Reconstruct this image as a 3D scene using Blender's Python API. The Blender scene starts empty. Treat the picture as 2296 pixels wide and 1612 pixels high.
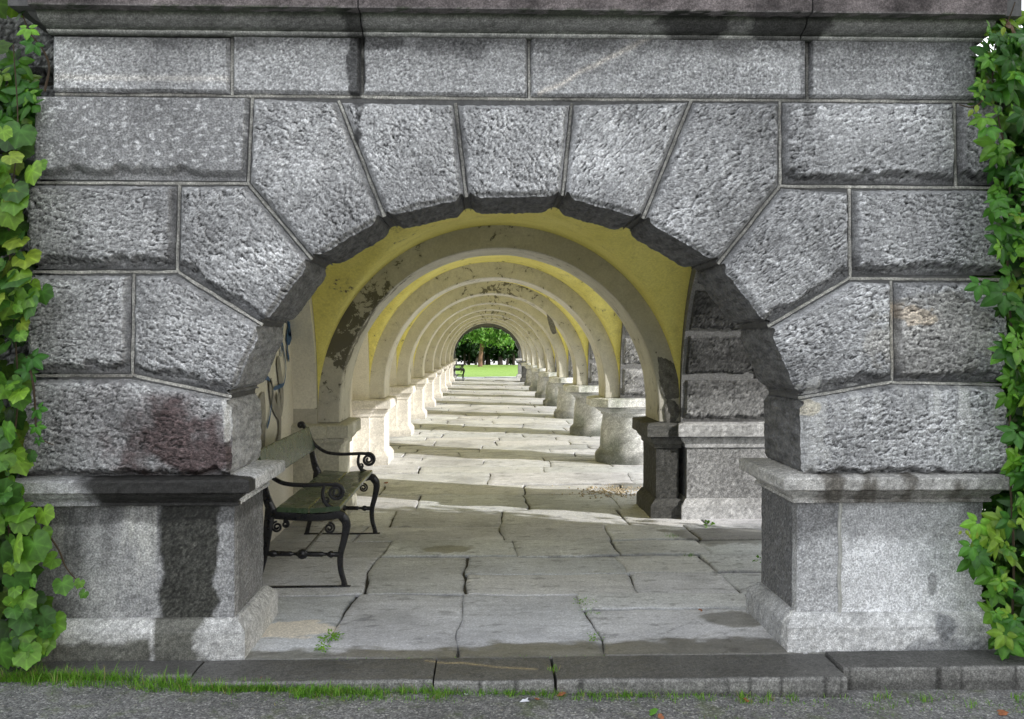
import bpy, math, random
import numpy as np
from mathutils import Vector
random.seed(7); RNG = np.random.default_rng(7)
SC = bpy.context.scene
COL = bpy.data.collections.new("Scene Objects"); SC.collection.children.link(COL)
PI = math.pi

# ------------------------------------------------------------------ camera survey
CAM = (0.0, 0.0, 1.5); FPX = 2100.0; YAW = math.radians(1.68); PITCH = math.radians(0.955)
_f = np.array([math.sin(YAW)*math.cos(PITCH), math.cos(YAW)*math.cos(PITCH), -math.sin(PITCH)])
_r = np.array([math.cos(YAW), -math.sin(YAW), 0.0]); _u = np.cross(_r, _f)
def at(px, py, Y):
    """point of the plane y = Y (metres) measured on the photograph at 2295 px width"""
    d = _f + (px-1147.5)/FPX*_r - (py-806.0)/FPX*_u
    t = Y/d[1]
    return float(d[0]*t), float(1.5+d[2]*t)
def on_floor(px, py, z=0.0):
    d = _f + (px-1147.5)/FPX*_r - (py-806.0)/FPX*_u
    t = (z-1.5)/d[2]
    return float(d[0]*t), float(d[1]*t)

# ------------------------------------------------------------------ noise in numpy
def _hash(ix, iy, iz, seed):
    h = (ix.astype(np.int64)*374761393 + iy.astype(np.int64)*668265263 + iz.astype(np.int64)*2147483647 + seed*974634777) & 0xFFFFFFFF
    h = ((h ^ (h >> 13))*1274126177) & 0xFFFFFFFF
    h = ((h ^ (h >> 16))*2246822519) & 0xFFFFFFFF
    return h ^ (h >> 15)
def _h01(ix, iy, iz, seed): return (_hash(ix, iy, iz, seed) & 0xFFFFFF)/16777216.0
def perlin(x, y, z, seed=0):
    x, y, z = np.broadcast_arrays(np.asarray(x, float), np.asarray(y, float), np.asarray(z, float))
    x0, y0, z0 = np.floor(x), np.floor(y), np.floor(z)
    fx, fy, fz = x-x0, y-y0, z-z0
    s = lambda t: t*t*t*(t*(t*6-15)+10)
    u, v, w = s(fx), s(fy), s(fz)
    out = 0
    for dx in (0, 1):
        for dy in (0, 1):
            for dz in (0, 1):
                h = _hash(x0+dx, y0+dy, z0+dz, seed)
                a = (h & 0xFFFF)/65536.0*2*PI; c = ((h >> 16) & 0xFFFF)/32768.0-1
                q = np.sqrt(1-c*c)
                g = q*np.cos(a)*(fx-dx)+q*np.sin(a)*(fy-dy)+c*(fz-dz)
                out = out + g*(u if dx else 1-u)*(v if dy else 1-v)*(w if dz else 1-w)
    return out*1.5
def fbm(x, y, z, scale=1.0, octv=4, seed=0, gain=.5):
    a, s, t = 1.0, scale, 0
    for o in range(octv):
        t = t + a*perlin(x*s, y*s, z*s, seed+o*17); a *= gain; s *= 2.03
    return t
def facets(u, v, seed):
    """chipped flakes: jittered cells, each a small tilted plane"""
    iu, iv = np.floor(u), np.floor(v)
    best = np.full(u.shape, 9e9); h = np.zeros(u.shape)
    zz = np.zeros(u.shape)
    for du in (-1, 0, 1):
        for dv in (-1, 0, 1):
            cu, cv = iu+du, iv+dv
            pu = cu+.5+.9*(_h01(cu, cv, zz, seed)-.5); pv = cv+.5+.9*(_h01(cu, cv, zz+1, seed)-.5)
            d = (u-pu)**2+(v-pv)**2
            hh = (_h01(cu, cv, zz+2, seed)-.5)+((_h01(cu, cv, zz+3, seed)-.5)*(u-pu)+(_h01(cu, cv, zz+4, seed)-.2)*(v-pv))*1.5
            m = d < best
            best = np.where(m, d, best); h = np.where(m, hh, h)
    return h
def sstep(a, b, x):
    t = np.clip((x-a)/(b-a), 0, 1); return t*t*(3-2*t)

# ------------------------------------------------------------------ objects
def prop(o, label=None, cat=None, group=None, kind=None):
    if label: o["label"] = label
    if cat: o["category"] = cat
    if group: o["group"] = group
    if kind: o["kind"] = kind
    return o
def empty(name, loc, label, cat, group=None):
    o = bpy.data.objects.new(name, None); COL.objects.link(o); o.location = loc; o.empty_display_size = .1
    return prop(o, label, cat, group)
def mesh(name, V, F, mat, parent=None, cols=None, smooth=False):
    """V (n,3) in world metres; F an (m,4) array or a list of faces; cols (n,4)"""
    V = np.asarray(V, np.float32).reshape(-1, 3)
    me = bpy.data.meshes.new(name)
    if isinstance(F, np.ndarray):
        m, k = F.shape
        me.vertices.add(len(V)); me.vertices.foreach_set("co", V.ravel())
        me.loops.add(m*k); me.loops.foreach_set("vertex_index", F.astype(np.int32).ravel())
        me.polygons.add(m); me.polygons.foreach_set("loop_start", np.arange(0, m*k, k, dtype=np.int32))
        me.update(calc_edges=True)
    else:
        me.from_pydata(V.tolist(), [], [list(map(int, f)) for f in F]); me.update()
    me.validate()
    if cols is not None:
        a = me.color_attributes.new("col", 'FLOAT_COLOR', 'POINT')
        cols = np.asarray(cols, np.float32)
        if len(me.vertices) == len(cols): a.data.foreach_set("color", cols.ravel())
    me.materials.append(mat)
    me.polygons.foreach_set("use_smooth", np.full(len(me.polygons), smooth))
    if smooth: me.set_sharp_from_angle(angle=math.radians(38))
    o = bpy.data.objects.new(name, me); COL.objects.link(o)
    if parent is not None:
        o.parent = parent
        top = parent; off = Vector((0, 0, 0))
        while top is not None: off = off + top.location; top = top.parent
        o.data.transform(__import__('mathutils').Matrix.Translation(-off))
    return o
def copy_tree(o, parent=None):
    c = o.copy(); COL.objects.link(c); c.parent = parent
    for ch in list(o.children): copy_tree(ch, c)
    return c
class MB:
    """collects pieces into one mesh"""
    def __init__(s): s.V = []; s.F = []; s.C = []; s.n = 0
    def add(s, V, F, C=None):
        V = np.asarray(V, float).reshape(-1, 3)
        s.V.append(V)
        s.F += [tuple(int(i)+s.n for i in f) for f in F]
        s.C.append(np.tile((.3, .3, .3, 0.), (len(V), 1)) if C is None else np.broadcast_to(np.asarray(C, float), (len(V), 4)))
        s.n += len(V); return s
    def out(s, name, mat, parent=None, smooth=False):
        return mesh(name, np.concatenate(s.V), s.F, mat, parent, np.concatenate(s.C), smooth)
def grid_faces(nu, nv, wrap=False):
    i = np.arange(nu if wrap else nu-1)[None, :]; j = np.arange(nv-1)[:, None]
    a = j*nu+i; b = j*nu+(i+1) % nu
    return np.stack([a, b, b+nu, a+nu], -1).reshape(-1, 4)
def normals_of(V, F):
    n = np.cross(V[F[:, 2]]-V[F[:, 0]], V[F[:, 3]]-V[F[:, 1]])
    N = np.zeros_like(V)
    for k in range(4): np.add.at(N, F[:, k], n)
    return N/np.maximum(np.linalg.norm(N, axis=1, keepdims=True), 1e-12)
def resample(P, n):
    P = np.asarray(P, float); s = np.r_[0, np.cumsum(np.linalg.norm(np.diff(P, axis=0), axis=1))]
    t = np.linspace(0, s[-1], n)
    return np.stack([np.interp(t, s, P[:, k]) for k in range(P.shape[1])], 1)
def tube(path, rad, seg=8):
    """round tube along a 3-D polyline; returns verts, faces"""
    P = np.asarray(path, float); n = len(P)
    R = np.broadcast_to(np.asarray(rad, float), (n,))
    T = np.gradient(P, axis=0); T /= np.maximum(np.linalg.norm(T, axis=1, keepdims=True), 1e-9)
    ref = np.array([0.13, 0.31, 0.94]); V = []
    for k in range(n):
        a = np.cross(T[k], ref)
        if np.linalg.norm(a) < .2: a = np.cross(T[k], (1, 0, 0))
        a /= np.linalg.norm(a); b = np.cross(T[k], a)
        for q in range(seg):
            t = 2*PI*q/seg; V.append(P[k]+R[k]*(math.cos(t)*a+math.sin(t)*b))
    F = grid_faces(seg, n, True).tolist()
    F.append(list(range(seg))[::-1]); F.append([(n-1)*seg+q for q in range(seg)])
    return np.array(V), F
def smooth_path(P, n):
    """Catmull-Rom through the points"""
    P = np.asarray(P, float); Q = np.vstack([2*P[0]-P[1], P, 2*P[-1]-P[-2]]); out = []
    m = len(P)-1
    for t in np.linspace(0, m-1e-6, n):
        i = int(t); f = t-i; a, b, c, d = Q[i], Q[i+1], Q[i+2], Q[i+3]
        out.append(.5*((2*b)+(c-a)*f+(2*a-5*b+4*c-d)*f*f+(3*b-a-3*c+d)*f**3))
    return np.array(out)
def offset_plan(P, o):
    """mitred outward offset of a counter-clockwise plan polygon"""
    P = np.asarray(P, float); n = len(P); out = []
    for i in range(n):
        a, b, c = P[i-1], P[i], P[(i+1) % n]
        d1 = (b-a)/np.linalg.norm(b-a); d2 = (c-b)/np.linalg.norm(c-b)
        n1 = np.array([d1[1], -d1[0]]); n2 = np.array([d2[1], -d2[0]])
        k = 1+n1 @ n2
        out.append(b+(n1+n2)/k*o)
    return np.array(out)
def plan_loft(plan, prof, res=.03, colf=None, rough=.002, cap=True, seed=3):
    """a moulded solid: profile [(offset, z)...] run round a counter-clockwise plan"""
    prof = [tuple(map(float, p)) for p in prof]; pr = [prof[0]]
    for a, b in zip(prof, prof[1:]):
        k = max(1, int(math.hypot(b[0]-a[0], b[1]-a[1])/res))
        pr += [(a[0]+(b[0]-a[0])*t/k, a[1]+(b[1]-a[1])*t/k) for t in range(1, k+1)]
    P = np.asarray(plan, float); n = len(P)
    ks = [max(1, int(np.linalg.norm(P[(i+1) % n]-P[i])/res)) for i in range(n)]
    rows = []
    for o, z in pr:
        Q = offset_plan(P, o); row = []
        for i in range(n):
            a, b = Q[i], Q[(i+1) % n]
            for t in range(ks[i]): row.append((*(a+(b-a)*t/ks[i]), z))
        rows.append(row)
    V = np.array(rows); nv, nu = V.shape[:2]; V = V.reshape(-1, 3)
    F = grid_faces(nu, nv, True)
    if rough:
        N = normals_of(V, F)
        V = V+N*(rough*(fbm(V[:, 0], V[:, 1], V[:, 2], 22, 3, seed)+.6*perlin(V[:, 0]*5, V[:, 1]*5, V[:, 2]*5, seed)))[:, None]
    Fl = F.tolist()
    if cap: Fl.append(list(range((nv-1)*nu, nv*nu))); Fl.append(list(range(nu))[::-1])
    C = colf(V) if colf else None
    return V, Fl, C
def lathe(prof, cx, cy, seg=40, res=.03):
    pr = [prof[0]]
    for a, b in zip(prof, prof[1:]):
        k = max(1, int(math.hypot(b[0]-a[0], b[1]-a[1])/res))
        pr += [(a[0]+(b[0]-a[0])*t/k, a[1]+(b[1]-a[1])*t/k) for t in range(1, k+1)]
    V = np.array([(cx+r*math.cos(2*PI*q/seg), cy+r*math.sin(2*PI*q/seg), z) for r, z in pr for q in range(seg)])
    F = grid_faces(seg, len(pr), True).tolist()
    F.append(list(range((len(pr)-1)*seg, len(pr)*seg))); F.append(list(range(seg))[::-1])
    return V, F

# ------------------------------------------------------------------ materials
def mat_new(name):
    m = bpy.data.materials.new(name); m.use_nodes = True
    nt = m.node_tree; b = nt.nodes["Principled BSDF"]
    def N(t, **kw):
        n = nt.nodes.new(t)
        for k, v in kw.items():
            if k in n.inputs.keys(): n.inputs[k].default_value = v
            else: setattr(n, k, v)
        return n
    L = nt.links.new
    return m, nt, b, N, L
def math_node(N, L, op, a, b=None, c=None, clamp=False):
    n = N('ShaderNodeMath', operation=op, use_clamp=clamp)
    for i, v in enumerate((a, b, c)):
        if v is None: continue
        if hasattr(v, 'links'): L(v, n.inputs[i])
        else: n.inputs[i].default_value = v
    return n.outputs[0]
def mix_col(N, L, fac, a, b, blend='MIX'):
    n = N('ShaderNodeMix', data_type='RGBA', blend_type=blend)
    for i, v in ((0, fac), (6, a), (7, b)):
        if hasattr(v, 'links'): L(v, n.inputs[i])
        else: n.inputs[i].default_value = v if i == 0 else (*v, 1)[:4]
    return n.outputs[2]
def ramp(N, L, fac, stops):
    n = N('ShaderNodeValToRGB'); e = n.color_ramp.elements
    while len(e) < len(stops): e.new(.5)
    for k, (p, c) in enumerate(stops):
        e[k].position = p; e[k].color = (c, c, c, 1) if not hasattr(c, '__len__') else (*c, 1)[:4]
    L(fac, n.inputs[0]); return n.outputs[0]
def stone_mat(name, fine=150., amp=.5, bump=.35, bdist=.004, rough=.85, speck=.0):
    """stone whose albedo and wetness are stored per vertex; fine grain and pitting added by noise"""
    m, nt, b, N, L = mat_new(name)
    co = N('ShaderNodeTexCoord'); at_ = N('ShaderNodeAttribute', attribute_name='col')
    n1 = N('ShaderNodeTexNoise', Scale=fine, Detail=4., Roughness=.7); L(co.outputs['Object'], n1.inputs['Vector'])
    n2 = N('ShaderNodeTexNoise', Scale=fine*.28, Detail=5., Roughness=.65); L(co.outputs['Object'], n2.inputs['Vector'])
    v = ramp(N, L, n1.outputs['Fac'], [(.36, 1-amp), (.52, 1.), (.66, 1+amp*1.5)])
    w = ramp(N, L, n2.outputs['Fac'], [(.3, 1-amp*.6), (.7, 1+amp*.6)])
    c = mix_col(N, L, 1., at_.outputs['Color'], v, 'MULTIPLY'); c = mix_col(N, L, 1., c, w, 'MULTIPLY')
    if speck:
        vo = N('ShaderNodeTexVoronoi', Scale=fine*.9); L(co.outputs['Object'], vo.inputs['Vector'])
        s = ramp(N, L, vo.outputs['Color'], [(.6, 0.), (.9, 1.)])
        c = mix_col(N, L, math_node(N, L, 'MULTIPLY', s, speck), c, (.55, .54, .5))
    L(c, b.inputs['Base Color'])
    r = math_node(N, L, 'MULTIPLY_ADD', at_.outputs['Alpha'], -(rough-.28), rough)
    L(r, b.inputs['Roughness'])
    b.inputs['Specular IOR Level'].default_value = .35
    h = math_node(N, L, 'ADD', n2.outputs['Fac'], math_node(N, L, 'MULTIPLY', n1.outputs['Fac'], .5))
    bp = N('ShaderNodeBump', Strength=bump, Distance=bdist); L(h, bp.inputs['Height']); L(bp.outputs[0], b.inputs['Normal'])
    return m
def plaster_mat(name, base, dark, base2, peel=.62, rough=.9, pscale=9.):
    """painted plaster; attribute 'col'.r drives extra peeling / grime"""
    m, nt, b, N, L = mat_new(name)
    co = N('ShaderNodeTexCoord'); at_ = N('ShaderNodeAttribute', attribute_name='col')
    sp = N('ShaderNodeSeparateColor'); L(at_.outputs['Color'], sp.inputs[0])
    big = N('ShaderNodeTexNoise', Scale=2.2, Detail=6., Roughness=.6); L(co.outputs['Object'], big.inputs['Vector'])
    c = mix_col(N, L, ramp(N, L, big.outputs['Fac'], [(.35, 0.), (.68, 1.)]), base, base2)
    fi = N('ShaderNodeTexNoise', Scale=60., Detail=4., Roughness=.7); L(co.outputs['Object'], fi.inputs['Vector'])
    c = mix_col(N, L, 1., c, ramp(N, L, fi.outputs['Fac'], [(.3, .86), (.7, 1.1)]), 'MULTIPLY')
    pn = N('ShaderNodeTexNoise', Scale=pscale, Detail=9., Roughness=.72, Distortion=.4); L(co.outputs['Object'], pn.inputs['Vector'])
    t = math_node(N, L, 'ADD', pn.outputs['Fac'], math_node(N, L, 'MULTIPLY', sp.outputs[0], .34))
    f = ramp(N, L, t, [(peel, 0.), (peel+.018, 1.)])
    soft = ramp(N, L, t, [(peel-.14, 0.), (peel+.05, .5)])
    c = mix_col(N, L, soft, c, tuple(.55*x+.1*y for x, y in zip(base, dark)))
    c = mix_col(N, L, f, c, dark)
    sk = math_node(N, L, 'MULTIPLY_ADD', sp.outputs[1], -.55, 1., clamp=True)
    cm = N('ShaderNodeCombineColor')
    for i in range(3): L(sk, cm.inputs[i])
    c = mix_col(N, L, 1., c, cm.outputs[0], 'MULTIPLY')
    L(c, b.inputs['Base Color']); b.inputs['Roughness'].default_value = rough
    b.inputs['Specular IOR Level'].default_value = .25
    h = math_node(N, L, 'SUBTRACT', math_node(N, L, 'MULTIPLY', fi.outputs['Fac'], .35), f)
    bp = N('ShaderNodeBump', Strength=.45, Distance=.004); L(h, bp.inputs['Height']); L(bp.outputs[0], b.inputs['Normal'])
    return m
def leaf_mat(name, rough=.42, trans=.35, spec=.45):
    m, nt, b, N, L = mat_new(name)
    a = N('ShaderNodeAttribute', attribute_name='col'); co = N('ShaderNodeTexCoord')
    n = N('ShaderNodeTexNoise', Scale=35., Detail=3.); L(co.outputs['Object'], n.inputs['Vector'])
    c = mix_col(N, L, 1., a.outputs['Color'], ramp(N, L, n.outputs['Fac'], [(.3, .75), (.7, 1.2)]), 'MULTIPLY')
    L(c, b.inputs['Base Color']); b.inputs['Roughness'].default_value = rough; b.inputs['Specular IOR Level'].default_value = spec
    tr = N('ShaderNodeBsdfTranslucent'); L(mix_col(N, L, 1., c, (1.15, 1.25, .5), 'MULTIPLY'), tr.inputs[0])
    mx = N('ShaderNodeMixShader'); mx.inputs[0].default_value = trans
    L(b.outputs[0], mx.inputs[1]); L(tr.outputs[0], mx.inputs[2]); L(mx.outputs[0], nt.nodes['Material Output'].inputs[0])
    return m
def plain_mat(name, colr, rough=.6, var=.25, scale=40., metal=0., bump=.1, coat=0.):
    m, nt, b, N, L = mat_new(name)
    co = N('ShaderNodeTexCoord'); n = N('ShaderNodeTexNoise', Scale=scale, Detail=5., Roughness=.65); L(co.outputs['Object'], n.inputs['Vector'])
    c = mix_col(N, L, 1., colr, ramp(N, L, n.outputs['Fac'], [(.3, 1-var), (.7, 1+var)]), 'MULTIPLY')
    L(c, b.inputs['Base Color']); b.inputs['Metallic'].default_value = metal
    L(ramp(N, L, n.outputs['Fac'], [(.3, max(0, rough-.12)), (.7, min(1, rough+.12))]), b.inputs['Roughness'])
    b.inputs['Coat Weight'].default_value = coat
    bp = N('ShaderNodeBump', Strength=bump, Distance=.003); L(n.outputs['Fac'], bp.inputs['Height']); L(bp.outputs[0], b.inputs['Normal'])
    return m
M_ROCK = stone_mat('rock_faced_granite', 130, .34, .45, .004)
M_FINE = stone_mat('hammered_granite', 110, .45, .45, .004)
M_TRIM = stone_mat('dressed_granite', 140, .4, .3, .003)
M_FLAG = stone_mat('flagstone', 95, .22, .3, .003, rough=.88)
M_KERB = stone_mat('kerb_granite', 130, .45, .4, .003, rough=.72)
M_MORTAR = plain_mat('mortar', (.46, .46, .43), .95, .3, 60)
M_YELLOW = plaster_mat('yellow_plaster', (.94, .86, .29), (.16, .14, .10), (.85, .77, .22), .634, pscale=7.)
M_RIB = plaster_mat('cream_rib_plaster', (.80, .775, .69), (.20, .19, .155), (.66, .635, .55), .628, pscale=8.)
M_CREAM = plaster_mat('cream_wall_plaster', (.82, .79, .70), (.30, .27, .2), (.74, .71, .63), .69)
M_LEAF = leaf_mat('vine_leaf'); M_TREELEAF = leaf_mat('tree_leaf', .5, .4, .3); M_GRASS = leaf_mat('grass_blade', .5, .35, .3)
M_STEM = plain_mat('vine_stem', (.06, .04, .022), .8, .4, 60)
M_GSTEM = plain_mat('green_shoot', (.22, .30, .06), .6, .3, 60)
M_IRON = plain_mat('black_painted_iron', (.010, .010, .012), .3, .2, 30, bump=.05)
M_WOOD = plain_mat('green_painted_wood', (.050, .080, .042), .27, .14, 9, bump=.04)
M_BARK = plain_mat('bark', (.19, .11, .07), .95, .4, 14, bump=.8)
M_DARKBARK = plain_mat('dark_bark', (.035, .028, .022), .95, .4, 14, bump=.8)
M_CORE = plain_mat('core_stone', (.13, .13, .13), .95, .3, 40, bump=.4)
M_DIRT = plain_mat('joint_dirt', (.06, .055, .045), .95, .4, 50, bump=.5)

# ------------------------------------------------------------------ shared stone colouring
def rgba(g, tint=(1, 1, 1), wet=0.):
    g = np.asarray(g, float); o = np.zeros(g.shape+(4,))
    for k in range(3): o[..., k] = np.clip(g*tint[k], .006, .95)
    o[..., 3] = wet; return o
BLUE = (.985, .99, 1.008)
def blob(x, z, cx, cz, rx, rz, wob=.35, seed=5, sc=9.):
    d = np.sqrt(((x-cx)/rx)**2+((z-cz)/rz)**2)+wob*fbm(x, 0*x, z, sc, 4, seed)
    return sstep(1.08, .9, d)
def PX(px, Y=4.5): return (px-1086.)/FPX*Y
def PZ(py, Y=4.5): return 1.5-(py-771.)/FPX*Y
def facade_stains(V, C):
    x, y, z = V[:, 0], V[:, 1], V[:, 2]
    def mul(m, f, tint=None, wet=None):
        for k in range(3): C[:, k] *= 1-m*(1-f*(tint[k] if tint else 1))
        if wet is not None: C[:, 3] = np.maximum(C[:, 3], m*wet)
    def lay(m, c):
        for k in range(3): C[:, k] = C[:, k]*(1-m)+c[k]*m
    big = fbm(x, y, z, 1.7, 4, 91); C[:, :3] *= (1+.28*big)[:, None]
    # damp below the cornice, running down the open joints
    n = fbm(x, 0*x, z*.35, 7, 4, 33)
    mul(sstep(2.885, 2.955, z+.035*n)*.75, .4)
    mul(blob(x, z, PX(800), PZ(140), .04, .3, .5, 8)*.95, .22)
    mul(blob(x, z, PX(850), PZ(93), .12, .05, .5, 9)*.8, .35); mul(blob(x, z, PX(1030), PZ(103), .17, .06, .5, 10)*.7, .42)
    mul(blob(x, z, PX(1815), PZ(140), .035, .3, .4, 11)*.7, .4); mul(blob(x, z, PX(1280), PZ(100), .2, .05, .5, 12)*.5, .5)
    # quartz veins
    t = (x-PX(1215))*.505-(z-PZ(205))+.012*n
    mul(np.exp(-(t/.013)**2)*((x > PX(1205)) & (x < PX(1470)) & (z > PZ(212)))*.65, 1.7, (1.08, 1., .9))
    mul(np.exp(-((z-PZ(181)-.004*n)/.014)**2)*(x < PX(515))*.55, 1.6, (1.05, 1., .93))
    for pz, a, b_ in ((545, 60, 390), (725, 200, 292), (475, 1915, 2240), (262, 1830, 2200), (150, 1830, 2200)):
        mul(np.exp(-((z-PZ(pz)-.006*n)/.004)**2)*((x > PX(a)) & (x < PX(b_)))*.6, 1.7)
    # left springer: dark wine-coloured soaked patch and lime at its corner
    dd = np.sqrt(((x-PX(410))/.27)**2+((z-PZ(1000))/.19)**2)+.75*fbm(x, 0*x, z, 7, 5, 14); m = sstep(1.5, .55, dd); mul(m*.93, .17, (1.25, .80, .78), .6)
    mul(blob(x, z, PX(250), PZ(930), .3, .18, .5, 15)*.4, .5, (1.05, .97, .97))
    lay(blob(x, z, PX(513), PZ(930), .02, .12, .5, 16, 16)*.7, (.7, .7, .68))
    # rust on one right-hand block
    mul(blob(x, z, PX(2060), PZ(705), .12, .05, .7, 17)*.6, 1.15, (1.2, 1., .78))
    mul(blob(x, z, PX(2100), PZ(760), .3, .2, .4, 18)*.5, .8, (1.06, 1., .88))
    # right springer: lime streaks
    st = sstep(-.12, .35, fbm(x, 0*x, z*.12, 13, 3, 19))
    lay(st*sstep(PZ(1000), PZ(870), z)*(x > PX(1795))*(z < PZ(862))*.8*(.5+.5*sstep(PX(2060), PX(2130), x)+.5*sstep(PX(1900), PX(1830), x)).clip(0, 1), (.68, .68, .66))
    lay(blob(x, z, PX(1830), PZ(980), .07, .26, .6, 20, 12)*.5, (.62, .62, .61))
    lay(blob(x, z, PX(1822), PZ(915), .05, .035, .5, 21)*.6, (.62, .56, .42))
    return C
def rock_height(u, v, ang, seed, amp=1.0):
    ca, sa = math.cos(ang), math.sin(ang)
    wu = .012*perlin(u*14, v*14, 0*u, seed); wv = .012*perlin(u*14, v*14, 0*u+7, seed)
    a, b_ = (u+wu)*ca+(v+wv)*sa, -(u+wu)*sa+(v+wv)*ca
    q = .8+.5*((seed*53) % 11)/10; a, b_ = a/q, b_/q
    am = .45+.75*sstep(-.35, .45, fbm(u, v, 0*u+3, 5, 2, seed+30))
    h = .0060*facets(a/.048, b_/.026, seed)*am+.0050*facets(a/.026, b_/.014, seed+5)*am+.0030*facets(a/.014, b_/.0085, seed+9)
    h = h+.016*fbm(u, v, 0*u, 3.5, 3, seed+2)
    return amp*h
def blur2(A, r):
    B = np.pad(A, r, mode='edge'); c = np.cumsum(np.cumsum(np.pad(B, ((1, 0), (1, 0))), 0), 1); k = 2*r+1
    return (c[k:, k:]-c[:-k, k:]-c[k:, :-k]+c[:-k, :-k])/k**2
def poly_inset(P, ins):
    """inset a counter-clockwise convex polygon, edge i (P[i] to P[i+1]) by ins[i]"""
    P = np.asarray(P, float); n = len(P); L = []
    for i in range(n):
        a, b = P[i], P[(i+1) % n]; d = (b-a)/np.linalg.norm(b-a); nn = np.array([-d[1], d[0]])
        L.append((nn, nn @ a+ins[i]))
    out = []
    for i in range(n):
        A = np.array([L[i-1][0], L[i][0]]); out.append(np.linalg.solve(A, [L[i-1][1], L[i][1]]) if abs(np.linalg.det(A)) > .03 else P[i]+L[i][0]*ins[i])
    return np.array(out)
def ashlar(P, corners, y_base, proud, style='rock', deep=(), y_back=5.15, res=.0055, gap=.012, seed=0, tone=.3, stain=True, relief=1., ang=None, sof=.34):
    """one facing block. P: (x,z) outline counter-clockwise from the lower left; corners: index of its four corners;
    deep: edges (index of first vertex) that run back to y_back; returns V, F, C"""
    n = len(P)
    ins = [(0. if i in deep else gap) for i in range(n)]
    Q = poly_inset(P, ins)
    def side(a, b):
        idx = [a]
        while idx[-1] != b: idx.append((idx[-1]+1) % n)
        return Q[idx], idx[:-1]
    sides = [side(corners[k], corners[(k+1) % 4]) for k in range(4)]
    ln = [np.linalg.norm(np.diff(s[0], axis=0), axis=1).sum() for s in sides]
    nu = max(4, int(max(ln[0], ln[2])/res)); nv = max(4, int(max(ln[1], ln[3])/res))
    B, R, T, Lf = (resample(s[0], k) for s, k in zip(sides, (nu, nv, nu, nv))); T = T[::-1]; Lf = Lf[::-1]
    # arrises of an intrados side are knocked back beside the joints
    cen = Q.mean(0)
    for S, s in ((B, sides[0]), (R, sides[1]), (T, sides[2]), (Lf, sides[3])):
        if any(i in deep for i in s[1]) and len(deep) and style == 'rock':
            t = np.r_[0, np.cumsum(np.linalg.norm(np.diff(S, axis=0), axis=1))]; e = np.minimum(t, t[-1]-t)
            d = (S[-1]-S[0]); d /= np.linalg.norm(d); nn = np.array([-d[1], d[0]])
            if nn @ (cen-S[len(S)//2]) < 0: nn = -nn
            S[1:-1] += nn*(.028*np.exp(-(e/.03)**2)+.006*fbm(S[:, 0], 0*S[:, 0], S[:, 1], 14, 3, seed))[1:-1, None]
            S[0] += nn*.028; S[-1] += nn*.028
    B[0] = Lf[0] = (B[0]+Lf[0])/2; B[-1] = R[0] = (B[-1]+R[0])/2; T[0] = Lf[-1] = (T[0]+Lf[-1])/2; T[-1] = R[-1] = (T[-1]+R[-1])/2
    u = np.linspace(0, 1, nu)[None, :, None]; v = np.linspace(0, 1, nv)[:, None, None]
    G = (1-v)*B[None]+v*T[None]+(1-u)*Lf[:, None]+u*R[:, None]-((1-u)*(1-v)*B[0]+u*(1-v)*B[-1]+(1-u)*v*T[0]+u*v*T[-1])
    X, Z = G[..., 0], G[..., 1]
    wob = perlin(X*16, 0*X, Z*16, seed+40)+.6*perlin(X*45, 0*X, Z*45, seed+41)
    e = np.ones(X.shape); dm = np.full(X.shape, 9.); dbot = np.full(X.shape, 9.)
    jag = fbm(X, 0*X, Z*.6, 9, 5, seed+44)
    Qd = np.asarray(Q)
    for i in range(n):
        a, b = Qd[i], Qd[(i+1) % n]; d = (b-a)/np.linalg.norm(b-a); dist = np.maximum(0, (X-a[0])*-d[1]+(Z-a[1])*d[0])
        if i in deep: w, k = .018, .5
        else: w, k = (.024, 1.) if style == 'rock' else (.012, 1.)
        under = d[0] > .75 and i not in deep and style in ('rock', 'peck')
        if under: dbot = np.minimum(dbot, dist); w = .05
        if style == 'rock' and i not in deep: dm = np.minimum(dm, dist)
        dd = np.maximum(0, dist+(.007*wob*np.minimum(1, dist/.006) if style == 'rock' else 0.0015*wob))
        if under: dd = np.maximum(0, dd-.016-.034*np.clip(jag+.25, 0, 1)*np.minimum(1, dist/.01)); w = .03
        s = np.clip(dd/w, 0, 1); e = np.minimum(e, (1-k)+k*(1-(1-s)**1.7))
    if style == 'rock':
        lowf = (dbot < 9)*sstep(.16, .0, dbot)
        marg = sstep(.004, .030, dm+.010*wob)
        H = rock_height(X, Z, ang if ang is not None else -.35+.5*((seed*37) % 10-5)/5, seed, relief)*(.12+.88*marg)
        h = e*proud+e*(.020*(1-np.exp(-dm/.09))+.58*H)
    else:
        H = .0022*facets(X/.013, Z/.010, seed)+.0016*facets(X/.028, Z/.02, seed+3)+.003*fbm(X, 0*X, Z, 9, 3, seed)
        H = H*relief; marg = 1.; h = e*proud+e*H
    Y = y_base-h
    # colour: worn ridges pale; shade of hollows and overhangs painted in dark
    cv = (H-blur2(H, 2))/.0016; cw = (H-blur2(H, 7))/.0042
    if style == 'rock':
        an = ang if ang is not None else -.3
        ra, rb = X*math.cos(an)+Z*math.sin(an), -X*math.sin(an)+Z*math.cos(an)
        sk = perlin(ra*38, rb*95, 0*X+seed, 301)+.45*perlin(ra*80, rb*170, 0*X+seed, 302)+.35*np.clip(cv, -1.5, 1.5)
        ln = np.exp(-(perlin(ra*24, rb*46, 0*X+seed, 303)/.085)**2)*sstep(-.15, .35, perlin(X*9, Z*9, 0*X+seed, 304))
        g = tone*.92*(1+.42*ln+.24*np.clip(cv, -1.4, 2.4)+.16*np.clip(cw, -1.3, 1.8)+.5*sstep(.34, .8, sk)-.45*sstep(-.36, -.85, sk))
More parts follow.
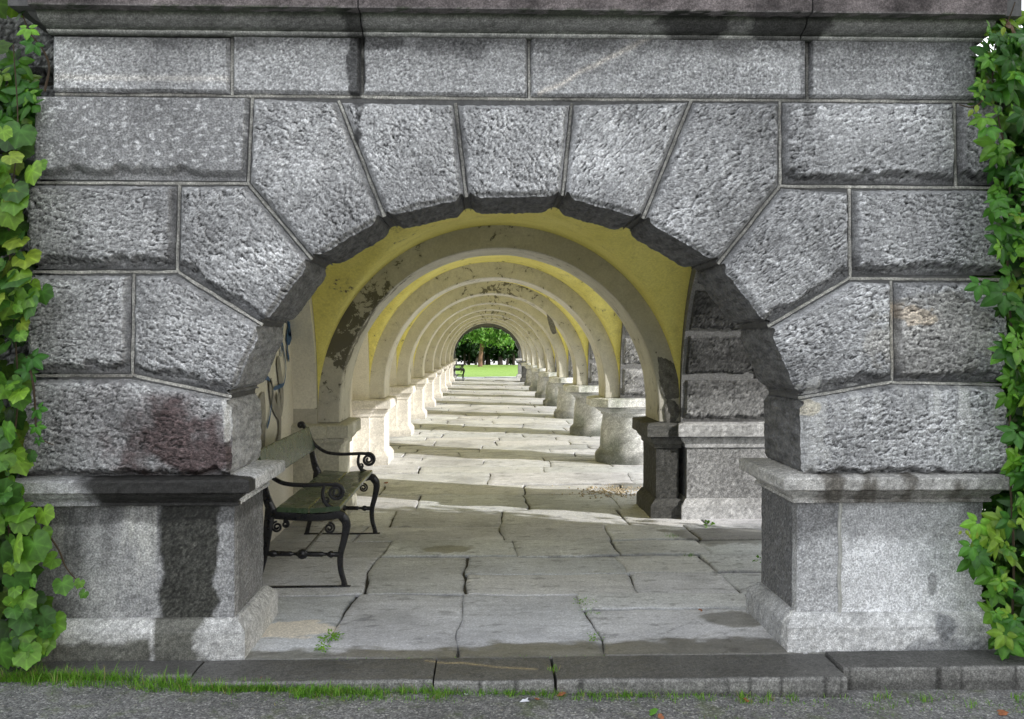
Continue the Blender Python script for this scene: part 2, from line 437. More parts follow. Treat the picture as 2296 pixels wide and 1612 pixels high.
        g = g*(1+.14*perlin(X*70, Z*70, 0*X, seed)+.24*fbm(X, Z, 0*X, 3.2, 4, seed+21))
        g = g*(1+.20*fbm(X*.5, Z*1.6, 0*X, 3, 3, seed+23))*(.93+.16*((seed*7919) % 13)/12)
        g = g*(1-.25*(1-marg))+.10*(1-marg)*(1-lowf)
        g = g*(1-.45*lowf*(e < .96))  # shadow below the lower edge painted in; the other margins stay paler
        fl = sstep(.22, .6, perlin(X*42, Z*62, 0*X+seed, 77)+.5*perlin(X*90, Z*120, 0*X+seed, 78)); g = g+.16*fl*marg
    elif style == 'peck':
        g = tone*(.8+.2*np.clip(cw, -1, 1)); pk = sstep(.26, .42, perlin(X*32, Z*58, 0*X+seed, 71)+.35*perlin(X*9, Z*9, 0*X, 72)); g = g*1.08+.34*pk*sstep(.03, .1, Z-Z.min())
    else:
        pt = .35+.9*sstep(-.4, .5, fbm(X, Z*1.4, 0*X, 3.5, 4, seed+70))
        g = tone*(1+.30*pt*np.clip(cv, -1.4, 2.)+.15*np.clip(cw, -1, 1))*(1+.22*fbm(X*.6, Z*1.8, 0*X, 4, 4, seed+71))*(.9+.2*((seed*31) % 7)/6)
        sp_ = perlin(X*85, Z*85, 0*X+seed, 73)+.5*perlin(X*170, Z*170, 0*X+seed, 74); g = g*(1+.42*pt*np.clip(sp_, -1, 1.2))
    C = rgba(g.ravel(), BLUE)
    V = np.stack([X.ravel(), Y.ravel(), Z.ravel()], 1)
    if style == 'rock': V[:, 0] += .003*perlin(X.ravel()*50, Z.ravel()*50, 0*X.ravel(), seed+60); V[:, 2] += .004*perlin(X.ravel()*50, Z.ravel()*50, 0*X.ravel()+9, seed+60)
    if stain: C = facade_stains(V, C)
    F = [grid_faces(nu, nv)[:, [0, 1, 2, 3]]]
    VV, CC, base = [V], [C], len(V)
    # skirts
    idx = np.arange(nu*nv).reshape(nv, nu)
    for k, (S, s) in enumerate(((idx[0, :], sides[0]), (idx[:, -1], sides[1]), (idx[-1, ::-1], sides[2]), (idx[::-1, 0], sides[3]))):
        dp = any(i in deep for i in s[1]); E = V[S]
        yb = y_back if dp else y_base+.03
        nr = max(1, int((yb-E[:, 1].min())/.02)) if dp else 1
        rows = [E]
        for r in range(1, nr+1):
            Rr = E.copy(); Rr[:, 1] = E[:, 1]+(yb-E[:, 1])*r/nr
            if dp and r < nr:
                q = .006*fbm(Rr[:, 0], Rr[:, 1], Rr[:, 2], 16, 4, seed+4)+.004*perlin(Rr[:, 0]*40, Rr[:, 1]*40, Rr[:, 2]*40, seed)
                c2 = np.array([cen[0]-E[len(E)//2, 0], cen[1]-E[len(E)//2, 2]]); c2 /= np.linalg.norm(c2)
                Rr[:, 0] += c2[0]*q; Rr[:, 2] += c2[1]*q
            rows.append(Rr)
        Rv = np.concatenate(rows); m = len(E)
        f = grid_faces(m, nr+1)[:, ::-1]; 
        gg = tone*sof*(1+.5*fbm(Rv[:, 0], Rv[:, 1]*.3, Rv[:, 2], 26, 4, seed+8)+.35*perlin(Rv[:, 0]*90, Rv[:, 1]*90, Rv[:, 2]*90, seed)) if dp else np.full(len(Rv), tone*.75)  # sof paints the shade of soffits and reveals into their tone
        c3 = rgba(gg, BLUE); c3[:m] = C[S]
        VV.append(Rv); CC.append(c3); F.append(f+base); base += len(Rv)
    return np.concatenate(VV), np.concatenate(F), np.concatenate(CC)

# ------------------------------------------------------------------ 1. the stone portal
YW = 4.545            # plane the joints lie in
def point_col(V):
    x, y, z = V[:, 0], V[:, 1], V[:, 2]
    return facade_stains(V, rgba(.47*(1+.55*fbm(x, y, z, 3.5, 4, 66)+.35*perlin(x*40, y*40, z*40, 67)), (1.02, 1.0, .92)))
def px_poly(pts, Y=4.53): return [at(px, py, Y) for px, py in pts]
portal = empty('stone_portal', (0.13, 4.85, 0), 'massive grey rock-faced granite arch with cornice framing the near end of the passage', 'stone arch')
Zc0 = at(1155, 80, 4.5)[1]
def block(name, pts, corners, style='rock', proud=.045, deep=(), seed=0, tone=.3, label=None, **kw):
    V, F, C = ashlar(px_poly(pts), corners, YW+.012, proud, style, deep, seed=seed, tone=tone, **kw)
    o = mesh(name, V, F, M_ROCK if style == 'rock' else M_FINE, portal, C, smooth=False)
    if label: o['label'] = label
    return o
ringlab = lambda s: s
# voussoirs (pixel outlines measured on the photograph, then set in the wall plane)
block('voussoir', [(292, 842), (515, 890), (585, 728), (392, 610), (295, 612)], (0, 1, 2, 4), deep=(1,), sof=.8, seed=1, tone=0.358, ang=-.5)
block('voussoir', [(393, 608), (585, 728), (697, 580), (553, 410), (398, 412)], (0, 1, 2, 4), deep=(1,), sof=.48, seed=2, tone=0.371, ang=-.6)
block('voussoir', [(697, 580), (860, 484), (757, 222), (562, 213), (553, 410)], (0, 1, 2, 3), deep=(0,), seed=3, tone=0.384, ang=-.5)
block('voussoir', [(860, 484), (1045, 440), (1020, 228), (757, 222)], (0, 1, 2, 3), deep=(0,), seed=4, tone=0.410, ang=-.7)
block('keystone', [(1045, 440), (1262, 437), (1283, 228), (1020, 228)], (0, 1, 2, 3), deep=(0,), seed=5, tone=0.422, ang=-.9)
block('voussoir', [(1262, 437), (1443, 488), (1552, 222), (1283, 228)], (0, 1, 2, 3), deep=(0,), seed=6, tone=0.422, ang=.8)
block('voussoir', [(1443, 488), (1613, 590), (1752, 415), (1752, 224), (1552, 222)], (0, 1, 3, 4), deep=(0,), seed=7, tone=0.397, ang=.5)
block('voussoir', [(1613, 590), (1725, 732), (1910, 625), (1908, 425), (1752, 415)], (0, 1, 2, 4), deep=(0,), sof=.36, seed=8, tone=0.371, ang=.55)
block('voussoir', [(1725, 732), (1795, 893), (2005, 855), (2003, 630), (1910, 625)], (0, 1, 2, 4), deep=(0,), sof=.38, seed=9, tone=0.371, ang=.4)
# wall blocks
block('wall_block', [(75, 405), (553, 410), (562, 213), (80, 209)], (0, 1, 2, 3), 'peck', .05, deep=(3,), seed=11, tone=0.384)
block('wall_block', [(1752, 415), (2148, 418), (2145, 225), (1752, 222)], (0, 1, 2, 3), seed=12, tone=0.346, ang=.2, relief=.8)
block('wall_block', [(2148, 418), (2246, 418), (2244, 226), (2145, 225)], (0, 1, 2, 3), deep=(1,), seed=13, tone=0.320)
block('wall_block', [(68, 608), (393, 608), (398, 411), (65, 408)], (0, 1, 2, 3), deep=(3,), seed=14, tone=0.358, ang=-.1)
block('wall_block', [(1910, 620), (2246, 622), (2246, 420), (1908, 420)], (0, 1, 2, 3), deep=(1,), seed=15, tone=0.346, ang=-.15)
block('wall_block', [(70, 841), (292, 842), (295, 612), (68, 611)], (0, 1, 2, 3), deep=(3,), seed=16, tone=0.371, ang=-.2)
block('wall_block', [(2005, 860), (2252, 864), (2250, 628), (2003, 627)], (0, 1, 2, 3), deep=(1,), seed=17, tone=0.307, ang=-.1)
block('springer', [(28, 1078), (517, 1078), (516, 890), (292, 845), (38, 846)], (0, 1, 2, 4), deep=(1, 4), sof=1.15, seed=18, tone=0.346, ang=-.3, label='springer with dark wine-coloured damp patch')
block('springer', [(1799, 1078), (2256, 1080), (2252, 862), (2005, 857), (1795, 893)], (0, 1, 2, 4), deep=(1, 4), sof=.42, seed=19, tone=0.358, ang=.1, label='springer with white lime streaks')
for k, (a, b, z0, z1, tn) in enumerate(((118, 517, 207, 211, .34), (517, 810, 211, 214, .36), (810, 1186, 214, 219, .33), (1186, 1812, 219, 221, .33), (1812, 2190, 221, 224, .30))):
    block('wall_block', [(a, z0), (b, z1), (b, 78), (a, 74)], (0, 1, 2, 3), 'fine', .03, seed=20+k, tone=tn*1.42, gap=.009, deep=((3,) if k == 0 else (1,) if k == 4 else ()))
# core of the wall behind the facing, with the arch cut through it
INTR = [(515, 890), (585, 728), (697, 580), (860, 484), (1045, 440), (1262, 437), (1443, 488), (1613, 590), (1725, 732), (1795, 893)]
intr = np.array(px_poly(INTR)); cA = np.array([(intr[0, 0]+intr[-1, 0])/2, 1.15])
io = cA+(intr-cA)*(1+.030/np.linalg.norm(intr-cA, axis=1, keepdims=True))
XL, XR = at(118, 300, 4.53)[0], at(2190, 300, 4.53)[0]; ZT = 3.02
mb = MB()
pl = np.vstack([[XL, .8], [io[0, 0], .8], io, [io[-1, 0], .8], [XR, .8]])
def core_faces(pl):
    n = len(pl); V = []
    for yy in (YW+.018, 5.149):
        for x, z in pl: V.append((x, yy, z))
        for x, z in pl: V.append((x, yy, ZT))
    F = []
    for i in range(n-1):
        if abs(pl[i, 0]-pl[i+1, 0]) > 1e-5: F += [(i, i+1, n+i+1, n+i), (2*n+i+1, 2*n+i, 3*n+i, 3*n+i+1)]
        F.append((i+1, i, 2*n+i, 2*n+i+1))
    return V, F
V, F = core_faces(pl); mb.add(V, F, rgba(np.full(len(V), .22), BLUE)); mb.out('core_masonry', M_CORE, portal)
# raised pointing along the joints
mb = MB()
JT = [[(118, 208), (517, 211), (810, 214), (1186, 219), (1812, 222), (2190, 225)], [(517, 80), (517, 210)], [(810, 84), (811, 214)], [(1186, 86), (1187, 219)], [(1812, 92), (1814, 222)],
      [(562, 213), (553, 410), (585+112, 580)], [(757, 222), (860, 484)], [(1020, 228), (1045, 440)], [(1283, 228), (1262, 437)], [(1552, 222), (1443, 488)], [(1752, 222), (1752, 415), (1613, 590)],
      [(75, 407), (553, 410)], [(1752, 416), (2246, 419)], [(2145, 226), (2148, 418)], [(398, 412), (393, 608), (585, 728)], [(68, 609), (393, 609)], [(295, 612), (292, 842), (515, 890)], [(70, 843), (292, 843)],
      [(1908, 422), (1910, 622), (1725, 732)], [(1910, 624), (2250, 626)], [(2003, 628), (2005, 857), (1795, 893)], [(2005, 858), (2252, 863)]]
for q, J in enumerate(JT):
    P = np.array([(x, YW+.012, z) for x, z in px_poly(J)]); Pn = resample(P, max(4, int(np.linalg.norm(P[-1]-P[0])/.018)))
    Pn[:, 0] += .0025*perlin(Pn[:, 0]*9, Pn[:, 2]*9, 0*Pn[:, 0], q); Pn[:, 2] += .0025*perlin(Pn[:, 0]*9, Pn[:, 2]*9, 0*Pn[:, 0]+5, q)
    Pn[:, 1] += .005+.009*perlin(Pn[:, 0]*6, Pn[:, 2]*6, 0*Pn[:, 0], q+50)
    Vt, Ft = tube(Pn, .0078+.0028*perlin(Pn[:, 0]*12, Pn[:, 2]*12, 0*Pn[:, 0], q)+.0015*perlin(Pn[:, 0]*45, Pn[:, 2]*45, 0*Pn[:, 0], q), 6); mb.add(Vt, Ft, point_col(Vt))
mb.out('pointing', M_TRIM, portal, True)
# cornice, three lengths, mitred returns at the ends
def ck(V, tone, seed, tint=BLUE, amp=1.):
    x, y, z = V[:, 0], V[:, 1], V[:, 2]
    g = tone*(1+amp*(.35*fbm(x, y, z, 3., 4, seed)+.45*perlin(x*60, y*60, z*60, seed)+.3*perlin(x*130, y*130, z*130, seed+1)))
    return rgba(g, tint)
prof = [(0, 2.955), (.02, 2.962), (.032, 2.975), (.034, 2.985), (.028, 2.99), (.05, 2.998), (.082, 3.012), (.105, 3.032), (.118, 3.055), (.122, 3.075), (.14, 3.078)]
slab = [(.14, 3.079), (.195, 3.079), (.195, 3.26), (.18, 3.275)]
def cornice_col(V):
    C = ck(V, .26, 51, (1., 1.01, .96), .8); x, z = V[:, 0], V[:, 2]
    C[:, :3] *= (1+1.1*sstep(2.962, 2.968, z)*sstep(2.992, 2.986, z)-.25*np.exp(-((z-2.993)/.004)**2))[:, None]  # painted highlight on the fillet, painted dark crease above it
    m = sstep(2.962, 2.956, z)*.8+sstep(3.045, 3.068, z)*.8*(z < 3.079)+.7*np.exp(-((z-2.993)/.005)**2); m = np.clip(m, 0, 1)  # shade in the moulding hollows and under the slab, painted as dark bands
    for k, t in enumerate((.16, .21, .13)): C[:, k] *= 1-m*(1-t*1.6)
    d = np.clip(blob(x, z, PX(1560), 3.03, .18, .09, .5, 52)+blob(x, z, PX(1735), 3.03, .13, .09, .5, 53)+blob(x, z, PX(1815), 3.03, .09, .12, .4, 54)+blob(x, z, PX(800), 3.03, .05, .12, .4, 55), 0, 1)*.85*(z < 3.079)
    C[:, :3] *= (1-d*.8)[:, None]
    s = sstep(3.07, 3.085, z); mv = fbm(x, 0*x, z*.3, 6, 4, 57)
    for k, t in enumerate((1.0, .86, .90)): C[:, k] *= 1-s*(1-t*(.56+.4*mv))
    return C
cuts = [XL, at(806, 60, 4.4)[0], at(1812, 60, 4.4)[0], XR]
for k in range(3):
    a, b = cuts[k]+(.003 if k else 0), cuts[k+1]-(.003 if k < 2 else 0)
    mb = MB()
    for pf in (prof, slab):
        pr = []
        for p, q in zip(pf, pf[1:]):
            nn = max(1, int(math.hypot(q[0]-p[0], q[1]-p[1])/.012)); pr += [(p[0]+(q[0]-p[0])*t/nn, p[1]+(q[1]-p[1])*t/nn) for t in range(nn)]
        pr.append(pf[-1]); rows = []
        for o, z in pr:
            xa, xb = (a-o*.08-.01 if k == 0 else a), (b+o*.15+.01 if k == 2 else b); row = []
            if k == 0: row += [(xa, 5.6-(5.6-(4.54-o))*t/20, z) for t in range(20)]
            nn = int((b-a)/.02); row += [(xa+(xb-xa)*t/nn, 4.54-o, z) for t in range(nn+1)]
            if k == 2: row += [(xb, 4.54-o+(5.6-(4.54-o))*t/20, z) for t in range(1, 21)]
            rows.append(row)
        Vc = np.array(rows); nv, nu = Vc.shape[:2]; Vc = Vc.reshape(-1, 3); Fc = grid_faces(nu, nv)
        Vc = Vc+normals_of(Vc, Fc)*(.003*fbm(Vc[:, 0], Vc[:, 1], Vc[:, 2], 9, 4, 61)+.0015*perlin(Vc[:, 0]*40, Vc[:, 1]*40, Vc[:, 2]*40, 62))[:, None]
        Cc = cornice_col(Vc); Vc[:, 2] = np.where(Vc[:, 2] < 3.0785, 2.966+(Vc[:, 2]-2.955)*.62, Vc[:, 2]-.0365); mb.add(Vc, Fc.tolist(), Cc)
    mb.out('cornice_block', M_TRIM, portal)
mb = MB(); Vb, Fb, _ = plan_loft([(XL+.02, 4.56), (XR-.02, 4.56), (XR-.02, 5.55), (XL+.02, 5.55)], [(.0, 2.985), (.02, 2.992), (.07, 3.016), (.09, 3.034), (.10, 3.05), (.16, 3.055), (.16, 3.20)], res=2, rough=0); mb.add(Vb, Fb); mb.out('cornice_core', M_CORE, portal)
# pedestals of the portal
def dado_left(V):
    x, y, z = V[:, 0], V[:, 1], V[:, 2]
    sp_ = perlin(x*85, z*85, y*85, 73)+.5*perlin(x*170, z*170, y*170, 74)
    g = .34*(1+.5*sp_+.25*fbm(x, y, z, 4, 3, 75)); C = rgba(g, BLUE)
    fr = (y < 4.62)
    st = sstep(-.15, .4, fbm(x, 0*x, z*.1, 11, 3, 76))*sstep(PZ(1330), PZ(1190), z)*fr*(x < PX(350))
    for k in range(3): C[:, k] = C[:, k]*(1-.75*st)+(.68, .68, .64)[k]*.75*st
    e = sstep(.0, .35, fbm(x, y, z, 6, 3, 78)+.15)*fr*(x < PX(350))*.35
    for k in range(3): C[:, k] = C[:, k]*(1-e)+.55*e
    wob = .02*fbm(x, 0*x, z, 9, 4, 77)
    w = sstep(PX(352), PX(362), x+wob)*sstep(PX(486), PX(474), x+wob*1.5-.03*sstep(PZ(1300), PZ(1200), z))*fr
    for k, t in enumerate((.15, .15, .13)): C[:, k] *= 1-w*(1-t*(1+.9*np.clip(sp_, -.6, 1.5)))
    dl = sstep(PX(215), PX(120), x+wob*2)*fr*.55+sstep(-.1, .45, fbm(x, 0*x, z*.22, 8, 4, 79))*sstep(PZ(1330), PZ(1230), z)*fr*(x < PX(345))*.35; C[:, :3] *= (1-np.clip(dl, 0, .8))[:, None]
    C[:, 3] = w*.3; C[:, :3] *= (1-.5*sstep(PZ(1180), PZ(1168), z+wob))[:, None]
    C[:, :3] *= (1-.35*(1-fr))[:, None]*1  # faces behind the front painted darker for the shade of the reveal
    return C
xj = at(1881, 1290, 4.55)[0]
def dado_right(V):
    x, y, z = V[:, 0], V[:, 1], V[:, 2]; fr = (y < 4.62)
    sp_ = perlin(x*85, z*85, y*85, 83)+.5*perlin(x*170, z*170, y*170, 84)
    g = np.where(x > xj, .78*(1+.16*sp_), .50*(1+.4*sp_))*(1+.15*fbm(x, y, z, 4, 3, 85)); g = np.where(fr, g, .17*(1+.6*np.clip(sp_, -.8, 1)))  # right reveal turned from the light: its shade painted as a dark tone
    C = rgba(g, BLUE)
    wob = .05*fbm(x, 0*x, z, 5, 4, 86)
    m = sstep(PZ(1240), PZ(1195), z+wob)*fr*.6+blob(x, z, PX(2118), PZ(1325), .028, .055, .15, 88)*.7+blob(x, z, PX(2105), PZ(1285), .05, .03, .5, 89)*.25+sstep(PX(2160), PX(2240), x+wob)*.4*fr
    C[:, :3] *= (1-np.clip(m, 0, 1)*.72)[:, None]; return C
def cap_left(V):
    x, y, z = V[:, 0], V[:, 1], V[:, 2]; C = ck(V, .48, 95); fr = (y < 4.56)
    w = sstep(PX(160), PX(225), x+.16*fbm(x, 0*x, z, 5, 4, 96))*fr; w = np.maximum(w, .8*sstep(PZ(1120), PZ(1132), z+.02*fbm(x, 0*x, 0*z, 12, 3, 97))*fr*(z > .77))
    for k, t in enumerate((.04, .038, .034)): C[:, k] *= 1-w*.97*(1-t)
    C[:, 3] = w*.3; C[:, :3] *= (1+.35*(~fr))[:, None]; return C  # side faces painted lighter, as lit from the right
def cap_right(V):
    x, y, z = V[:, 0], V[:, 1], V[:, 2]; C = ck(V, .46, 98, (1.02, 1., .96)); fr = (y < 4.56)
    w = sstep(.0, .35, fbm(x, 0*x, z*.5, 6, 4, 99)+.1)*(x > PX(1840))*(x < PX(2200))*fr
    w = np.maximum(w, (z < .79)*fr*.6*(x > PX(1840)))
    for k, t in enumerate((.22, .2, .17)): C[:, k] *= 1-w*.85*(1-t)
    return C
def plinth_left(V):
    x, y, z = V[:, 0], V[:, 1], V[:, 2]; C = ck(V, .53, 101, (1.0, 1., .99)); fr = (y < 4.6); n = .03*fbm(x, 0*x, z, 8, 4, 102)
    w = np.maximum(sstep(.10, .075, z+n)*(x < PX(345)), sstep(PX(345), PX(352), x+n)*sstep(PX(465), PX(440), x+n*2))*fr
    for k, t in enumerate((.27, .27, .24)): C[:, k] *= 1-w*(1-t)
    C[:, 3] = w*.5; return C
def plinth_right(V):
    x, y, z = V[:, 0], V[:, 1], V[:, 2]; C = ck(V, .62, 103, (1.0, 1., 1.)); fr = (y < 4.58); n = .03*fbm(x, 0*x, z, 8, 4, 104)
    w = np.clip(blob(x, z, PX(2137), PZ(1415), .055, .06, .25, 105)*.8+sstep(.06, .035, z+n)*(x > PX(2040))*.6*fr+(1-fr)*.6, 0, 1)  # stains on the front; side faces carry painted shade
    for k, t in enumerate((.3, .31, .33)): C[:, k] *= 1-w*(1-t)
    return C
xdl = at(525, 1250, 4.55)[0]; xdr = at(1786, 1250, 4.55)[0]; zcap0, zcap1 = .735, .868
for nm, xa, xb, colfs in (('left', -2.16, xdl, (dado_left, cap_left, plinth_left)), ('right', xdr, 2.46, (dado_right, cap_right, plinth_right))):
    plan = [(xa, 4.55), (xb, 4.55), (xb, 5.14), (xa, 5.14)]
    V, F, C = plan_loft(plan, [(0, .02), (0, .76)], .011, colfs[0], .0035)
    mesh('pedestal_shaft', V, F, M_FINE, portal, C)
    V, F, C = plan_loft(plan, [(.004, zcap0-.015), (.03, zcap0-.01), (.03, zcap0+.004), (.022, zcap0+.008), (.03, zcap0+.018), (.052, zcap0+.034), (.062, zcap0+.05), (.058, zcap0+.056), (.095, zcap0+.058), (.10, zcap0+.063), (.10, zcap1-.022), (.09, zcap1-.012), (-.02, zcap1)], .013, colfs[1], .004)
    mesh('pedestal_cap', V, F, M_TRIM, portal, C)
    V, F, C = plan_loft(plan, [(.065, -.06), (.066, .122), (.060, .134), (.018, .176), (-.01, .18)], .016, colfs[2], .004)
    mesh('plinth', V, F, M_TRIM, portal, C)
mb = MB()
xj = at(1881, 1290, 4.55)[0]; Pj = np.array([(xj+.003*math.sin(t*.9), 4.548, .17+t*.56/16) for t in range(17)]); Vt, Ft = tube(Pj, .009, 6); mb.add(Vt, Ft)
mb.out('pointing', M_MORTAR, portal, True)

# ------------------------------------------------------------------ 2. the vaulted arcade
arcade = empty('vaulted_arcade', (.13, 22, 0), 'long vaulted passage of cream ribs and yellow groin vaults receding to a lawn', 'arcade')
CX, RI, RE, ZS, ZC = .13, 1.37, 1.565, .83, .95
YK = [8.36+3.59*k for k in range(9)]; VW = 1.55
def arch_path(R, n=56):
    P = [(CX-R, ZS), (CX-R, (ZS+ZC)/2)]
    P += [(CX-R*math.cos(t), ZC+R*math.sin(t)) for t in np.linspace(0, PI, n)]
    return P+[(CX+R, (ZS+ZC)/2), (CX+R, ZS)]
def rib_mesh(yc, th=.325, grime=None, seed=0):
    n = 72; A = np.array(arch_path(RI, n)); B = np.array(arch_path(RE, n)); bv = .012
    sec = []
    for t in np.linspace(0, 1, 7): sec.append((1-t*(1-bv*5), -th))                      # front face: outer to inner
    sec += [(bv*1.2, -th+.003), (0., -th+bv)]
    for t in np.linspace(0, 1, 8)[1:]: sec.append((0., -th+bv+t*(2*th-2*bv)))
    sec += [(bv*1.2, th-.003)]
    for t in np.linspace(0, 1, 4)[1:]: sec.append((bv*5+t*(1-bv*5), th))
    V = np.array([[(*(a+(b-a)*f), o) for f, o in sec] for a, b in zip(A, B)])
    nv, nu = V.shape[:2]; V = V.reshape(-1, 3); V = np.stack([V[:, 0], yc+V[:, 2], V[:, 1]], 1)
    F = grid_faces(nu, nv)
    V += normals_of(V, F)*(.004*fbm(V[:, 0], V[:, 1], V[:, 2], 3, 3, seed))[:, None]
    C = np.zeros((len(V), 4)); 
    a = np.arctan2(V[:, 2]-ZC, V[:, 0]-CX)
    C[:, 0] = .12*fbm(V[:, 0], V[:, 1], V[:, 2], 1.6, 3, seed+5)
    C[:, 0] += (0 if grime else .24)*np.exp(-((a-1.35-.12*(seed % 4))/.4)**2)*(1 if seed % 3 != 1 else .4)
    if grime == 'first':
        C[:, 0] += .50*np.exp(-((a-2.72)/.30)**2)*(V[:, 0] < 0)*(V[:, 1] < yc-.1)+.22*np.exp(-((a-2.35)/.35)**2)*(V[:, 0] < 0)*(V[:, 1] < yc-.1)+.1*np.exp(-((a-1.65)/.12)**2)
        C[:, 1] = .18
    C[:, 1] += .25*(V[:, 1] < yc-th+.02)
    return V, F, C
for k, y in enumerate(YK):
    V, F, C = rib_mesh(y, grime='first' if k == 0 else None, seed=k+3)
    o = mesh('arch_rib', V, F, M_RIB, arcade, C, smooth=False)
    if k == 0: o['label'] = 'nearest cream rib, blackened with mould on its left shoulder'
# patches where the plaster has come off the nearest rib
def bare_patch(pts, y, parent):
    c = np.mean([at(*p, y) for p in pts], 0); P = smooth_path([at(*p, y) for p in pts+pts[:1]], 60)[:-1]
    P = P+(P-c)*(.05*np.array([random.uniform(-1, 1) for _ in P]))[:, None]
    rows = []
    for s in np.linspace(0, 1, 9): rows.append([(*(c+(p-c)*s), s) for p in P])
    R = np.array(rows); nv, nu = R.shape[:2]; R = R.reshape(-1, 3)
    V = np.stack([R[:, 0], y-.005+.004*R[:, 2]**6-.004*fbm(R[:, 0], 0*R[:, 0], R[:, 1], 20, 3, 4)*(R[:, 2] < .95), R[:, 1]], 1)
    C = rgba(.17*(1+.5*fbm(V[:, 0], V[:, 1], V[:, 2], 14, 4, 8)), (1.03, 1, .93))
    mesh('bare_patch', V, grid_faces(nu, nv, True), M_TRIM, parent, C, True)
yf = YK[0]-.325
bare_patch([(1474, 798), (1508, 812), (1528, 850), (1529, 884), (1508, 895), (1488, 890), (1478, 850)], yf-.004, arcade)
bare_patch([(1496, 895), (1515, 902), (1524, 925), (1512, 945), (1494, 950), (1488, 920)], yf-.004, arcade)
bare_patch([(1225, 703), (1240, 720), (1247, 745), (1238, 748), (1230, 728)], YK[2]-.345, arcade)
# groin vaults
bays = [(5.15, YK[0]-.325)]+[(a+.325, b-.325) for a, b in zip(YK, YK[1:])]+[(YK[-1]+.325, 40.70)]
def vault(y0, y1, seed):
    nx, ny = 90, 70; X, Yv = np.meshgrid(CX+VW*np.sin(np.linspace(-PI/2, PI/2, nx)), np.linspace(y0, y1, ny))
    h = 1.565; yc, hy = (y0+y1)/2, (y1-y0)/2
    z1 = ZC+h*np.sqrt(np.clip(1-((X-CX)/VW)**2, 0, 1)); z2 = ZC+h*np.sqrt(np.clip(1-((Yv-yc)/hy)**2, 0, 1))
    # slightly rounded groins
    Z = np.maximum(z1, z2)+.012*np.exp(-((z1-z2)/.05)**2)
    V = np.stack([X.ravel(), Yv.ravel(), Z.ravel()], 1)
    C = np.zeros((len(V), 4)); C[:, 0] = .22*fbm(V[:, 0], V[:, 1], V[:, 2], 1.1, 3, seed); C[:, 1] = .25*np.clip(fbm(V[:, 0], V[:, 1], V[:, 2]*.4, 1.6, 4, seed+9), 0, 1)+.05*(seed % 3)-.03
    C[:, 0] += .16*np.exp(-((V[:, 0]-CX-.75)/.3)**2)*(.3+.7*(seed < 3))
    if seed == 0: C[:, 0] += .30*np.exp(-((V[:, 0]+.65)/.22)**2-((V[:, 1]-5.5)/.5)**2)-.1*(V[:, 0] > 0)
    return V, grid_faces(nx, ny)[:, ::-1], C
for k, (a, b) in enumerate(bays):
    V, F, C = vault(a, b, k); mesh('vault_bay', V, F, M_YELLOW, arcade, C, True)
# blind arches along the left wall, open stone arches along the right
RO = 1.415
def side_arch(xa, xb, y0, y1, zt=2.74, n=40, colf=None):
    """wall between xa (inner face) and xb with a round opening; y0..y1 the opening"""
    yc = (y0+y1)/2; r = (y1-y0)/2; P = [(y0, .0), (y0, ZC)]+[(yc-r*math.cos(t), ZC+RO*math.sin(t)) for t in np.linspace(0, PI, n)]+[(y1, ZC), (y1, 0.)]
    P = np.array(P[1:-1]); m = len(P); V = []
    for x in (xa, xb):
        V += [(x, y, z) for y, z in P]+[(x, y, zt) for y, z in P]
    F = []
    for i in range(m-1): F += [(i, i+1, m+i+1, m+i), (2*m+i+1, 2*m+i, 3*m+i, 3*m+i+1), (i+1, i, 2*m+i, 2*m+i+1)]
    return np.array(V), F
opens = [(5.152, YK[0]-.38)]+[(a+.38, b-.38) for a, b in zip(YK, YK[1:])]+[(YK[-1]+.38, 40.698)]
for k, (a, b) in enumerate(opens):
    V, F = side_arch(CX-VW-.003, -1.80, a, b); mesh('side_arch', V, F, M_CREAM, arcade, np.zeros((len(V), 4)))
    V, F = side_arch(CX+VW+.003, 2.30, a, b); mesh('side_arch', V, F, M_TRIM, arcade, rgba(np.full(len(V), .2), BLUE))
def box(x0, x1, y0, y1, z0, z1):
    V = [(x, y, z) for z in (z0, z1) for x, y in ((x0, y0), (x1, y0), (x1, y1), (x0, y1))]
    return V, [(3, 2, 1, 0), (4, 5, 6, 7), (0, 1, 5, 4), (1, 2, 6, 5), (2, 3, 7, 6), (3, 0, 4, 7)]
for y in YK:
    V, F, C = plan_loft([(-1.81, y-.3795), (CX-VW-.002, y-.3795), (CX-VW-.002, y+.3795), (-1.81, y+.3795)], [(0, .815), (0, 2.74)], .1, lambda V: np.concatenate([np.full((len(V), 1), .22 if y < 9 else .05), (.62 if y < 9 else .0)+.15*np.clip(1.2-V[:, 2:3], 0, 1), np.zeros((len(V), 2))], 1), .003)  # nearest pilaster: shade of the first bay painted in as a darker tone
    mesh('pilaster', V, F, M_CREAM, arcade, C)
for k, (a, b) in enumerate(opens):
    xw = -1.62; nx, nz = 40, 36; Yg, Zg = np.meshgrid(np.linspace(a-.3, b+.3, nx), np.linspace(-.02, 2.7, nz))
    V = np.stack([xw+.006*fbm(Yg.ravel(), Zg.ravel(), 0*Yg.ravel(), 1.5, 3, k), Yg.ravel(), Zg.ravel()], 1)
    C = np.zeros((len(V), 4)); C[:, 1] = .45*sstep(.35, .0, V[:, 2]); C[:, 0] = .25*sstep(.3, 0, V[:, 2])
    mesh('back_wall', V, grid_faces(nx, nz), M_CREAM, arcade, C)
V, F = box(-1.95, 2.5, 5.16, 40.69, 2.745, 2.95); mesh('roof', V, F, M_MORTAR, arcade)
